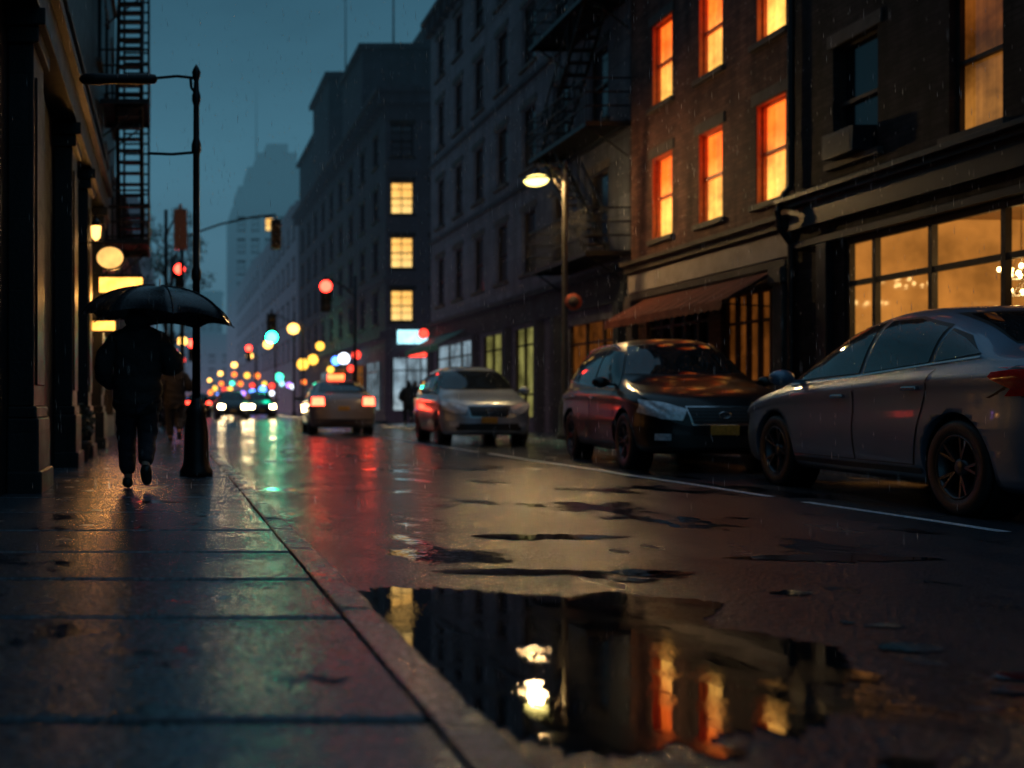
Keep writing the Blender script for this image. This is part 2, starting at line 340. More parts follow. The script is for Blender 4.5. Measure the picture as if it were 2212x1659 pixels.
paving('pavement',-1.5,.602,-2.05,60,.86,1,ys=(-1.1,-.2,.7,1.5,2.31,3.43,4.19,4.95,5.8,6.8,7.9,9.1))
paving('pavement_far_side',8.21,10.05,-2,38.2,1.2,2)
paving('pavement_far_block',8.21,10.05,45.8,120,1.2,1)
def kerb(name,x0,x1,y0,y1,face):
    g=MB(); y=y0
    while y<y1:
        st=random.uniform(1.1,1.6) if y<25 else 6
        e=min(y+st,y1); dz=random.uniform(-.003,.003)
        n=14; rows=[]; s=face
        for k in range(n+1):
            yy=y+.005+(e-y-.010)*k/n; j=NO.noise(Vector((1,yy*6,0)))*.006
            ch=.014*(1 if k in (0,n) else 0)+max(0,NO.noise(Vector((7,yy*13,0))))*.026
            fx=(x1+j) if face>0 else (x0+j); bx=x0 if face>0 else x1
            rows.append([(bx,yy,0),(bx,yy,.098+dz),(bx+s*.006,yy,.103+dz),(fx-s*(.022+ch),yy,.102+dz),(fx-s*.007,yy,.096+dz-ch*.8),(fx,yy,.08+dz-ch),(fx+s*.012,yy,-.01)])
        vs=[p for r in rows for p in r]; fs=[]; q=7
        for k in range(n):
            for i in range(q-1): fs.append((k*q+i,k*q+i+1,(k+1)*q+i+1,(k+1)*q+i))
        fs.append(tuple(range(q))); fs.append(tuple((n*q)+i for i in range(q))[::-1])
        g.add(vs,fs,0,False)
        y=e
    structure(g,name,[M['kerb']])
kerb('kerb',.610,.75,-2,120,1)
kerb('kerb_far_side',8.05,8.20,-2,38.2,-1)
kerb('kerb_far_block',8.05,8.20,45.8,120,-1)
g=MB(); y=-1.0
while y<36:
    e=y+.5; x=5.40+.015*math.sin(y*2); x2=5.40+.015*math.sin(e*2)
    if random.random()>.04: g.add([(x,y,.004),(x+.10,y,.004),(x2+.10,e,.004),(x2,e,.004)],[(0,1,2,3)])
    y=e
structure(g,'road_marking',[M['line']])
def puddle(name,pts,amp,z=.0045,n=40):
    P=[];m=len(pts)
    for i in range(m):
        p0,p1,p2,p3=[Vector((*pts[(i+k-1)%m],0)) for k in range(4)]
        for t in range(n):
            u=t/n
            P.append(.5*((2*p1)+(-p0+p2)*u+(2*p0-5*p1+4*p2-p3)*u*u+(-p0+3*p1-3*p2+p3)*u**3))
    C=sum(P,Vector((0,0,0)))/len(P); out=[]
    # displace radially only, so the outline never crosses itself
    for q in P:
        f=NO.noise(Vector((q.x*4,q.y*4,1)))+.7*NO.noise(Vector((q.x*11,q.y*11,3)))+.55*NO.noise(Vector((q.x*26,q.y*26,5)))+.35*NO.noise(Vector((q.x*60,q.y*60,7)))
        d=(q-C); d.normalize(); r=q+d*f*amp; out.append((max(.764,r.x),r.y,z))
    # remove duplicates along the kerb
    o2=[out[0]]
    for p in out[1:]:
        if (Vector(p)-Vector(o2[-1])).length>.004: o2.append(p)
    me=bpy.data.meshes.new(name); bm=bmesh.new()
    vs=[bm.verts.new(p) for p in o2]; c=bm.verts.new((C.x,C.y,z)); k=len(vs)
    for i in range(k): bm.faces.new((vs[i],vs[(i+1)%k],c))
    bmesh.ops.recalc_face_normals(bm,faces=bm.faces)
    bm.to_mesh(me); bm.free()
    me.materials.append(M['puddle']); o=part(me,name); o['kind']='structure'; return o
puddle('puddle_water',[(.78,4.25),(1.12,4.52),(1.44,4.40),(1.66,4.28),(1.95,4.35),(2.25,4.12),(2.08,3.80),(2.24,3.48),(2.16,3.10),(1.92,2.86),(1.66,2.64),(1.36,2.46),(1.06,2.42),(.86,2.50),(.77,2.85),(.768,3.6)],.11)
puddle('puddle_water_small',[(1.9,6.3),(2.4,6.40),(2.9,6.25),(2.5,6.14),(2.1,6.15)],.06)
puddle('puddle_water_patch',[(3.0,5.4),(3.6,5.50),(4.2,5.35),(3.5,5.27)],.06)
puddle('puddle_water_strip',[(1.3,4.95),(1.7,5.02),(2.3,4.93),(1.8,4.86)],.05)
rq=random.Random(3)
for i in range(22):
    x=rq.uniform(.85,2.6); y=rq.choice((rq.uniform(4.6,5.2),rq.uniform(2.1,2.4),rq.uniform(2.7,4.4)))
    if 2.5<y<4.5: x=rq.uniform(2.38,2.9)
    r=rq.uniform(.02,.08); puddle('puddle_water_fragment',[(x-r*1.6,y),(x,y+r*.8),(x+r*1.5,y+.1*r),(x+.2*r,y-r*.7)],.03,.0050,14)

# ------------------------------------------------------------------ buildings
def holed(mb,W,H,holes,d,mi=0,T=None):
    xs=sorted(set([0,W]+[h[0] for h in holes]+[h[1] for h in holes])); zs=sorted(set([0,H]+[h[2] for h in holes]+[h[3] for h in holes]))
    for i in range(len(xs)-1):
        for j in range(len(zs)-1):
            cx=(xs[i]+xs[i+1])/2; cz=(zs[j]+zs[j+1])/2
            if any(h[0]<cx<h[1] and h[2]<cz<h[3] for h in holes): continue
            mb.add([(xs[i],0,zs[j]),(xs[i+1],0,zs[j]),(xs[i+1],0,zs[j+1]),(xs[i],0,zs[j+1])],[(3,2,1,0)],mi,False,T)
    for h in holes:
        a,b,c,e=h[:4]
        mb.add([(a,0,c),(b,0,c),(b,0,e),(a,0,e),(a,-d,c),(b,-d,c),(b,-d,e),(a,-d,e)],[(0,1,5,4),(1,2,6,5),(2,3,7,6),(3,0,4,7)],mi,False,T)
WC={}
def window_meshes(w,h,pane,fr,style):
    key=(round(w,2),round(h,2),pane.name,fr.name,style)
    if key in WC: return WC[key]
    d=.17
    a=MB().add([(-w/2,-d,0),(w/2,-d,0),(w/2,-d,h),(-w/2,-d,h)],[(3,2,1,0)]).data('window',[pane])
    f=MB(); t=.05
    f.box(-w/2,-w/2+t,-d+.004,-d+.07,0,h); f.box(w/2-t,w/2,-d+.004,-d+.07,0,h)
    f.box(-w/2+t,w/2-t,-d+.004,-d+.066,0.012,t+.02); f.box(-w/2+t,w/2-t,-d+.004,-d+.066,h-t,h-.002)
    f.box(-w/2+t,w/2-t,-d+.004,-d+.08,h*.5-.025,h*.5+.03)
    if style=='mull': f.box(-.015,.015,-d+.004,-d+.05,t+.02,h-t); f.box(-w/2+t,w/2-t,-d+.004,-d+.045,h*.27,h*.27+.03); f.box(-w/2+t,w/2-t,-d+.004,-d+.045,h*.77,h*.77+.03)
    if fr.name.startswith('painted'):
        f.box(-w/2+.002,-w/2+.02,-d+.07,-.01,.014,h-.002); f.box(w/2-.02,w/2-.002,-d+.07,-.01,.014,h-.002); f.box(-w/2+.02,w/2-.02,-d+.07,-.01,h-.02,h-.002)
    fd=f.data('frame',[fr])
    s=MB(); s.box(-w/2-.1,w/2+.1,-.1,.08,-.09,.012); sd=s.data('sill',[M['trim']],.006)
    l=MB(); l.box(-w/2-.10,w/2+.10,.003,.03,h+.002,h+.2); ld=l.data('lintel',[M['trim']],.006)
    WC[key]=(a,fd,sd,ld); return WC[key]
def put_window(root,x,y,z,w,h,pane,fr=None,rz=0,style='sash'):
    a,f,s,l=window_meshes(w,h,pane,fr or M['frame'],style)
    wn=part(a,'window',root,(x,y,z),rz); part(f,'frame',wn); part(s,'sill',wn); part(l,'lintel',wn)
    return wn
def building(name,label,loc,rz,W,H,D,wmat,wins=(),shops=(),sidewins=(),roofh=.5,cor=(.25,.35),cmat=None,cat='building'):
    root=thing(name,label,cat,loc,rz)
    mb=MB()
    holes=[(x-w/2,x+w/2,z,z+h) for x,z,w,h,*_ in wins]+[s[:4] for s in shops]
    holed(mb,W,H,holes,.17)
    T=Matrix.Translation((0,-D,0))@Matrix.Rotation(R(90),4,'Z')
    holed(mb,D,H,[(D-dd-w/2,D-dd+w/2,z,z+h) for dd,z,w,h,*_ in sidewins],.17,0,T)
    mb.add([(W,0,0),(W,-D,0),(W,-D,H),(W,0,H),(0,-D,0),(0,-D,H),(0,0,H)],[(0,1,2,3),(1,4,5,2),(3,2,5,6)],0)
    mk(mb,'wall',[wmat],root)
    c=MB(); o,h=cor
    c.box(-o,W+.0,-D,o,H,H+.18); c.box(-o*.6,W,-D+.02,o*.6,H-h,H-.002); c.box(.02,W-.02,-D+.1,.03,H+.18,H+.18+roofh)
    if o>.2:
        k=.4
        while k<W-.3:
            c.box(k,k+.12,.0,o*.9,H-h-.12,H-h*.2); k+=.8
    mk(c,'cornice',[cmat or wmat],root)
    for w_ in wins:
        x,z,w,h,pane=w_[:5]; st=w_[5] if len(w_)>5 else 'sash'; fr=w_[6] if len(w_)>6 else None
        put_window(root,x,0,z,w,h,pane,fr,0,st)
    for dd,z,w,h,pane,*r in sidewins:
        put_window(root,0,-dd,z,w,h,pane,None,R(90),r[0] if r else 'mull')
    return root
DG=M['darkglass']; FG=M['farglass']
def shopwin(root,a,b,c,e,pm,n=4,y=-.15,bars=((.6,.66),),top=.5,fm=None):
    w=part(MB().add([(a,y,c),(b,y,c),(b,y,e),(a,y,e)],[(0,1,2,3)]).data('shop_window',[pm]),'shop_window',root)
    f=MB()
    for i in range(n+1):
        x=a+(b-a-.06)*i/n; f.box(x,x+.06,y+.005,y+.08,c,e)
    for p,q in bars: f.box(a,b,y+.007,y+.07,c+p,c+q)
    f.box(a,b,y+.006,y+.075,e-top,e-top+.05)
    mk(f,'frame',[fm or M['frame']],w); return w
# near shop building
b1=building('shop_building','dark brick building with glowing street level shop windows',(10,-2,0),R(90),17.9,11.5,9,M['brickdark'],
  wins=[(16.52,4.45,.95,1.75,DG),(14.35,4.25,.82,1.85,M['glowB']),(12.2,4.25,.9,1.8,DG),(9.8,4.25,.9,1.8,DG),(16.52,7.4,.95,1.75,DG),(14.35,7.3,.9,1.8,DG),(12.2,7.3,.9,1.8,DG)],
  shops=[(9.2,16.75,.75,3.28)],cmat=M['trimdark'])
s=MB()
s.box(-.0,17.88,.004,.12,3.60,4.02); s.box(0,17.88,.004,.36,4.02,4.09); s.box(0,17.88,.004,.24,3.94,4.018); s.box(0,17.88,.004,.1,3.3,3.40)
mk(s,'cornice',[M['trimdark']],b1,bev=.006)
s=MB()
for x in (9.2,10.4,11.6,12.75,13.95,15.1,16.15,16.68): s.box(x,x+.07,-.12,-.04,.75,3.28)
s.box(9.2,16.75,-.115,-.05,2.58,2.66); s.box(9.2,16.75,-.118,-.03,.752,.86); s.box(9.2,16.75,-.118,-.045,3.2,3.279)
s.box(16.15,16.7,-.116,-.06,1.6,1.66)
sw=part(MB().add([(9.2,-.09,.75),(16.75,-.09,.75),(16.75,-.09,3.28),(9.2,-.09,3.28)],[(0,1,2,3)]).data('shop_window',[M['clear']]),'shop_window',b1)
mk(s,'frame',[M['frame']],sw)
s=MB(); s.box(9.15,16.8,.004,.1,.2,.72); s.box(9.1,16.85,.004,.15,.1,.2)
mk(s,'stall_riser',[M['trimdark']],b1,bev=.008)
for x in (8.9,17.0):
    s=MB(); s.box(x,x+.22,.004,.11,.1,3.29); mk(s,'pilaster',[M['trimdark']],b1,bev=.008)
s=MB(); X0,X1,Y0,Y1,Z0,Z1=9.0,16.9,-3.6,-.19,.3,3.6
s.add([(X0,Y0,Z0),(X1,Y0,Z0),(X1,Y0,Z1),(X0,Y0,Z1)],[(0,1,2,3)],0)
s.add([(X0,Y0,Z1),(X1,Y0,Z1),(X1,Y1,Z1),(X0,Y1,Z1)],[(0,1,2,3)],1)
s.add([(X0,Y0,Z0),(X1,Y0,Z0),(X1,Y1,Z0),(X0,Y1,Z0)],[(0,1,2,3)],2)
s.add([(X1,Y0,Z0),(X1,Y1,Z0),(X1,Y1,Z1),(X1,Y0,Z1)],[(0,1,2,3)],0)
s.add([(X0,Y0,Z0),(X0,Y1,Z0),(X0,Y1,Z1),(X0,Y0,Z1)],[(0,1,2,3)],1)
for x in (10.5,12.4,14.2,15.8): s.box(x,x+.09,Y0+.003,Y0+.10,1.0,3.3,2)
for z in (1.5,1.95,2.4): s.box(9.5,14.2,Y0+.002,Y0+.3,z,z+.04,2)
s.box(9.5,16.4,Y0+.002,Y0+.5,.3,1.15,2)
for z in (1.54,1.99,2.44):
    for i in range(44):
        x=9.6+i*.1+random.uniform(0,.03); s.box(x,x+.055,Y0+.1,Y0+.16,z,z+random.uniform(.12,.28),2)
s.box(13.0,14.9,-1.3,-1.2,.3,1.5,2); s.box(10.4,12.0,-1.1,-1.0,.3,1.4,2)
mk(s,'interior',[M['room'],M['plaster'],M['wood']],b1)
s=MB(); s.box(-.33,.33,-.1,.26,0,.36)
for i in range(7): s.box(-.28,.28,.26,.272,.04+i*.042,.06+i*.042)
mk(s,'air_conditioner',[M['trimdark']],b1,(16.52,0,4.47),bev=.004)
ch=thing('chandelier','brass ring chandelier with glowing bulbs behind shop glass','chandelier',(10.9,12.0,2.62),0,'chandeliers inside the shop')
s=MB(); n=24
ring=[(.24*math.cos(2*math.pi*i/n),.24*math.sin(2*math.pi*i/n),0) for i in range(n+1)]
s.tube(ring,.010,6); s.cyl((0,0,0),(0,0,.97),.008)
for i in range(4): a=i*math.pi/2; s.cyl((0,0,.3),(.24*math.cos(a),.24*math.sin(a),0),.005,n=6)
mk(s,'ring',[M['chrome']],ch)
bd=MB().sphere((0,0,0),.026,0,(1,1,1.3),6).data('bulb',[M['bulb']])
for i in range(7):
    a=2*math.pi*i/7; part(bd,'bulb',ch,(.24*math.cos(a),.24*math.sin(a),.05))
for p in ((11.5,11.6,2.85),(12.3,12.9,2.9),(11.3,13.0,2.5),(12.6,11.9,2.6),(11.4,10.9,2.7),(11.0,12.7,2.25),(11.9,13.9,2.7)): clone(ch,p,random.random())

# orange-windowed brick building
wins=[]
for yc in (16.55,18.4,20.2):
    for z in (4.22,6.95): wins.append((yc-15.95,z,.82,1.7,M['glowA'],'sash',M['jamb']))
    wins.append((yc-15.95,9.7,.82,1.7,DG,'sash',M['jamb']))
b2=building('brick_building','red brick building with six glowing orange sash windows',(10,15.95,0),R(90),5.6,13.5,9,M['brickred'],wins=wins,
   shops=[(.35,2.1,.6,2.75),(2.5,4.9,.5,2.9)],cmat=M['trim'])
s=MB(); s.box(0.02,5.58,.004,.08,3.22,3.62); mk(s,'fascia',[M['band']],b2,bev=.01)
s=MB(); s.box(0.0,5.6,.004,.26,3.80,3.88); s.box(0.01,5.59,.004,.16,3.66,3.798); s.box(0.01,5.59,.004,.14,3.06,3.18)
mk(s,'cornice',[M['trim']],b2,bev=.005)
for x in (.02,5.2):
    s=MB(); s.box(x,x+.34,.004,.2,.1,.5); s.box(x+.04,x+.30,.004,.15,.5,2.8); s.box(x,x+.34,.004,.2,2.8,3.05)
    mk(s,'pilaster',[M['trim']],b2,bev=.012)
shopwin(b2,.35,2.1,.6,2.75,M['glowBs'],5); shopwin(b2,2.5,4.9,.5,2.9,DG,5)
aw=thing('awning','rust coloured sloping canvas awning above a shopfront','awning',(10,16.3,0),R(90))
s=MB(); nn=22
for i in range(nn):
    x0=4.4*i/nn; x1=4.4*(i+1)/nn; dv=-.012*((i+1)%2)
    s.add([(x0,.12,3.02),(x1,.12,3.02),(x1,.95,2.56+dv),(x0,.95,2.56+dv)],[(0,1,2,3)])
    s.add([(x0,.95,2.56+dv),(x1,.95,2.56+dv),(x1,.96,2.42),((x0+x1)/2,.96,2.39),(x0,.96,2.42)],[(0,1,2,3,4)])
mk(s,'canopy',[M['awnred']],aw)
for x in (.03,4.37):
    s=MB(); s.tube([(x,.14,2.45),(x,.93,2.5),(x,.14,2.98)],.013); mk(s,'bracket',[M['iron']],aw)
dp=thing('drainpipe','black iron drainpipe with swan neck between buildings','drainpipe',(9.9,15.85,.1),0)
s=MB(); s.tube([(0,0,0),(0,0,3.3),(-.18,0,3.55),(-.22,0,3.8),(-.1,0,4.1),(0,0,4.2),(0,0,11)],.05)
for z in (.8,2.4,5,7.5,10): s.cyl((0,0,z),(0,0,z+.08),.065)
mk(s,'pipe',[M['iron']],dp)

# grey stone building
wins=[]
for i in range(7):
    for z in (4.5,7.4,10.3,12.9):
        wins.append((1.6+i*2.25,z,1.05,1.75 if z<12 else 1.5,DG))
shops=[(.5,3.4,.5,2.8),(5.2,7.3,.5,3.0),(7.7,10.2,.5,3.0),(11.2,15.8,.5,3.0)]
b3=building('stone_building','grey stone building with rows of dark sash windows',(10,21.6,0),R(90),16.4,15.2,12,M['stone'],wins=wins,shops=shops,cor=(.4,.4),cmat=M['stone2'])
for (a,b,c,e),pm in zip(shops,(M['glowBs'],M['glowD'],M['glowD'],M['glowE'])): shopwin(b3,a,b,c,e,pm,3)
s=MB(); s.box(.02,16.38,.004,.32,3.75,3.9); s.box(.02,16.38,.004,.14,3.1,3.748)
for z in (6.9,9.8): s.box(.02,16.38,.004,.10,z,z+.14)
mk(s,'string_course',[M['stone2']],b3,bev=.01)
for x in (.1,3.7,4.9,7.4,10.4,15.95):
    s=MB(); s.box(x,x+.26,.004,.22,.1,3.098); mk(s,'pilaster',[M['stone2']],b3,bev=.01)
aw2=thing('awning','small green canvas awning over a lit shop','awning',(10,33,0),R(90))
s=MB()
for i in range(10):
    x0=.45*i; x1=x0+.45
    s.add([(x0,.16,3.35),(x1,.16,3.35),(x1,1.1,2.85),(x0,1.1,2.85)],[(0,1,2,3)]); s.add([(x0,1.1,2.85),(x1,1.1,2.85),(x1,1.1,2.68),(x0+.22,1.1,2.63),(x0,1.1,2.68)],[(0,1,2,3,4)])
mk(s,'canopy',[M['awngreen']],aw2)
for x in (.03,4.47):
    s=MB(); s.cyl((x,.14,2.85),(x,1.08,2.83),.015); mk(s,'bracket',[M['iron']],aw2)

# corner building across the side street
wins=[(2.2+i*3.3,z,1.3,1.5,DG) for i in range(9) for z in (4.7,7.2,9.7,12.3)]
sidew=[(.78,4.7,1.05,1.45,M['glowC']),(.78,7.15,1.05,1.45,M['glowC']),(.78,9.65,1.05,1.5,M['glowC']),(.78,12.3,1.05,1.5,DG),
       (2.6,4.7,1.05,1.45,DG),(2.6,7.15,1.05,1.45,DG),(2.6,9.65,1.05,1.5,DG),(2.6,12.3,1.05,1.5,DG)]
b4=building('corner_building','dark stone corner building with three lit yellow windows',(10,46,0),R(90),31,15.2,14,M['stone2'],wins=wins,sidewins=sidew,roofh=.3,cor=(.55,.5),cmat=M['stone2'])
s=MB(); s.box(4,9.5,-13,.3,15.4,18.7); s.box(3.8,9.7,-13.1,.5,18.7,18.95)
s.box(13.5,20,-12,.45,15.4,20.4); s.box(13.3,20.2,-12.2,.7,20.4,20.7); s.box(20,31,-12,-.1,15.4,19.2); s.box(20,31.2,-12.2,.15,19.2,19.45)
s.box(5,8,-9,-3,18.95,20.2)
mk(s,'upper_storey',[M['stone2']],b4)
s=MB(); s.box(-.45,31,.004,.35,3.9,4.2); s.box(-.12,31,.003,.12,6.6,6.8)
s.box(-.35,-.004,-14,.0,3.9,4.2); s.box(-.12,-.004,-14,0,6.6,6.8); s.box(-.12,-.004,-14,0,11.6,11.8)
mk(s,'string_course',[M['stone2']],b4)
for (x,y,z0,z1) in ((5,-1.5,18.9,24.5),(16,-1,20.6,27.5),(1,-4.2,15.3,23)):
    s=MB(); s.cyl((x,y,z0),(x,y,z1),.05,.02,6)
    s.cyl((x-.8,y,z1-1.2),(x+.8,y,z1-1.2),.02,n=6); s.cyl((x,y-.9,z1-.6),(x,y+.9,z1-.6),.02,n=6)
    mk(s,'antenna',[M['iron']],b4)
for (dd,w,pm) in ((1.3,2.0,M['glowE']),(3.9,2.2,M['glowE'])):
    q=part(MB().add([(-.02,-dd-w/2,.6),(-.02,-dd+w/2,.6),(-.02,-dd+w/2,3.0),(-.02,-dd-w/2,3.0)],[(0,1,2,3)]).data('shop_window',[pm]),'shop_window',b4)
    f=MB()
    for i in range(4):
        y=-dd-w/2+(w-.06)*i/3; f.box(-.09,-.022,y,y+.06,.6,3.0)
    f.box(-.085,-.022,-dd-w/2,-dd+w/2,2.4,2.46); mk(f,'frame',[M['frame']],q)
for (a,b,pm) in ((1,4,M['glowE']),(5,8,M['glowF']),(10,13,M['glowF']),(15,19,M['glowE'])): shopwin(b4,a,b,.6,2.9,pm,4,y=.02)

def far_block(label,loc,rz,W,H,D,cols,rows,z0=4.5,dz=3.2,lit=.0):
    wins=[]
    for i in range(cols):
        for j in range(rows):
            wins.append((W*(i+.5)/cols,z0+j*dz,W/cols*.45,dz*.5,M['glowC'] if random.random()<lit else FG))
    return building('distant_building',label,loc,rz,W,H,D,M['stone3'],wins=wins,cor=(.5,.5),cmat=M['stone3'])
far_block('hazy stone block further down the street',(10,78,0),R(90),30,16.2,14,8,4)
far_block('hazy stone block beside the tall stepped tower',(10,110,0),R(90),38,17,16,8,4)
tw=building('stepped_tower','tall hazy stepped tower with a thin spire',(20.5,150,0),R(180),11,30,14,M['stone3'],
   wins=[(1.2+i*2.1,4+j*3.3,1.1,1.9,M['glowC'] if (i,j)==(2,7) else FG) for i in range(5) for j in range(8)],cor=(.5,.5),cmat=M['stone3'],cat='tower')
s=MB(); s.box(.3,10,-12,-.5,30.5,34); s.box(.3,8.5,-11,-1,34,37); s.box(1,7,-10,-2,37,39.4); s.box(2.2,5.5,-9,-3,39.4,41)
mk(s,'upper_tier',[M['stone3']],tw)
s=MB(); s.cyl((6.9,-5,38),(6.9,-5,50),.18,.05,6); mk(s,'spire',[M['stone3']],tw)
far_block('hazy block closing the end of the street',(22,235,0),R(180),34,17,12,10,3)
far_block('hazy tall block at the far end of the street',(14,260,0),R(180),10,30,12,5,7)

# left side buildings
bl1=building('pillared_building','black stone frontage with heavy square pillars',(-1.35,17.6,0),R(-90),20,10,6,M['blackstone'],
   wins=[(5.6,5.4,1.2,2.2,DG),(9.0,5.4,1.2,2.2,DG)],shops=[(.5,2.0,.6,2.9),(3.2,5.0,.6,3.0)],cor=(.3,.4),cmat=M['blackstone'])
shopwin(bl1,.5,2.0,.6,2.9,M['glowF'],3,fm=M['iron']); shopwin(bl1,3.2,5.0,.6,3.0,M['glowG'],3,fm=M['iron'])
def pillar(yc,hw,xr):
    x=17.6-yc
    p=MB(); p.box(x-hw,x+hw,.004,xr-.05,.82,3.85); p.box(x-hw*.72,x+hw*.72,xr-.05,xr-.03,1.0,3.6)
    o=mk(p,'pillar',[M['blackstone']],bl1,bev=.012)
    q=MB(); q.box(x-hw-.06,x+hw+.06,.003,xr,.09,.72); q.box(x-hw-.03,x+hw+.03,.003,xr-.02,.72,.82); q.box(x-hw-.09,x+hw+.09,.003,xr+.03,.088,.28)
    mk(q,'plinth',[M['blackstone']],o,bev=.015)
    c=MB(); c.box(x-hw-.05,x+hw+.05,.003,xr+.0,3.85,3.98); c.box(x-hw-.09,x+hw+.09,.003,xr+.06,3.98,4.12); mk(c,'capital',[M['blackstone']],o,bev=.01)
for yc,hw in ((8.65,.33),(5.3,.33),(11.95,.3),(14.2,.28),(16.9,.28)): pillar(yc,hw,.27)
s=MB(); s.box(0,20,.004,.28,4.13,4.5); s.box(0,20,.004,.36,4.5,4.6); s.box(0,20,.004,.30,5.0,5.1)
mk(s,'cornice',[M['blackstone']],bl1,bev=.006)
bl2=building('tenement','tall black tenement with a fire escape',(-1.35,25,0),R(-90),7.35,17,7,M['blackstone'],
   wins=[(1.2+i*2.2,4.4+j*3,1.0,1.8,DG) for i in range(3) for j in range(4)],shops=[(.8,6.4,.6,2.8)],cmat=M['blackstone'],cor=(.3,.4))
shopwin(bl2,.8,6.4,.6,2.8,M['glowF'],7,fm=M['iron'])
building('low_building','low dark building with rows of plain windows',(-1.35,60,0),R(-90),34.5,6.0,8,M['stone2'],
   wins=[(1.5+i*3,3.7,1.1,1.5,DG) for i in range(11)],cmat=M['stone2'])
far_block('hazy block down the street behind a street tree',(-2.2,150,0),R(-90),80,15,12,12,3)

def fire_escape(label,loc,rz,Lx,Dy,levels,top,flip=False,gap=.06):
    root=thing('fire_escape',label,'fire escape',loc,rz)
    for i,z in enumerate(levels):
        s=MB(); n=int(Lx/gap)
        for k in range(n): s.box(k*Lx/n,k*Lx/n+.035,.02,Dy,z,z+.02)
        s.box(0,Lx,Dy-.03,Dy+.01,z-.09,z-.002); s.box(0,Lx,.015,.05,z-.09,z-.002)
        for x in (0,Lx-.04): s.box(x,x+.04,.05,Dy-.03,z-.085,z-.004)
        for x in (.15,Lx-.2): s.cyl((x,.02,z-.7),(x,Dy*.9,z-.05),.02,n=6)
        mk(s,'platform',[M['iron']],root)
        s=MB()
        for zz in (.35,.65,.95): s.cyl((0,Dy,z+zz),(Lx,Dy,z+zz),.02,n=6); s.cyl((0,.02,z+zz),(0,Dy,z+zz),.02,n=6); s.cyl((Lx,.02,z+zz),(Lx,Dy,z+zz),.02,n=6)
        nb=int(Lx/.16)
        for k in range(nb+1): s.cyl((k*Lx/nb,Dy,z),(k*Lx/nb,Dy,z+.95),.014,n=6)
        mk(s,'railing',[M['iron']],root)
        zt=levels[i+1] if i+1<len(levels) else top
        s=MB(); n=int((zt-z)/.2); x0,x1=(.35,Lx-.4) if (i%2==0)!=flip else (Lx-.4,.35)
        for k in range(n+1):
            t=k/n; x=x0+(x1-x0)*t; zz=z+(zt-z)*t
            s.box(x-.1,x+.1,Dy*.35,Dy*.85,zz,zz+.03)
        for y in (Dy*.35,Dy*.85):
            s.cyl((x0,y,z),(x1,y,zt),.045,n=6); s.cyl((x0,y,z+.8),(x1,y,zt+.8),.022,n=6)
            for k in range(0,n+1,2):
                t=k/n; x=x0+(x1-x0)*t; zz=z+(zt-z)*t; s.cyl((x,y,zz),(x,y,zz+.8),.014,n=6)
        mk(s,'stair',[M['iron']],root)
    return root
fire_escape('black iron fire escape on the brick wall',(10,21.5,0),R(90),3.4,1.0,[4.15,6.95,9.75],12.5)
fe=fire_escape('black iron fire escape hanging over the pavement',(-1.35,20.8,0),R(-90),1.7,.95,[4.0,6.7,9.4,12.1],14.8)
s=MB()
for y in (.42,.93): s.cyl((.1,y,3.9),(.1,y,14),.03,n=6)
z=3.95
while z<14: s.cyl((.1,.42,z),(.1,.93,z),.022,n=6); z+=.21
mk(s,'ladder',[M['iron']],fe)

# ------------------------------------------------------------------ cars
def curve(pts):
    xs=[p[0] for p in pts]; ys=[p[1] for p in pts]; n=len(xs)
    d=[(ys[i+1]-ys[i])/(xs[i+1]-xs[i]) for i in range(n-1)]; m=[d[0]]+[0]*(n-2)+[d[-1]]
    for i in range(1,n-1): m[i]=0 if d[i-1]*d[i]<=0 else 2*d[i-1]*d[i]/(d[i-1]+d[i])
    def f(x):
        if x<=xs[0]: return ys[0]
        if x>=xs[-1]: return ys[-1]
        i=0
        while x>xs[i+1]: i+=1
        h=xs[i+1]-xs[i]; t=(x-xs[i])/h
        return ys[i]*(1+2*t)*(1-t)**2+m[i]*h*t*(1-t)**2+ys[i+1]*t*t*(3-2*t)+m[i+1]*h*t*t*(t-1)
    return f
SHAPE=curve([(0,.86),(.06,.93),(.14,.955),(.22,.972),(.5,.995),(.70,.982),(.82,.982),(.88,1.0),(.94,.985),(1,.93)])
def poly(pts,t):
    n=len(pts)-1; k=min(n-1,int(t*n)); u=t*n-k
    return tuple(a+(b-a)*u for a,b in zip(pts[k],pts[k+1]))
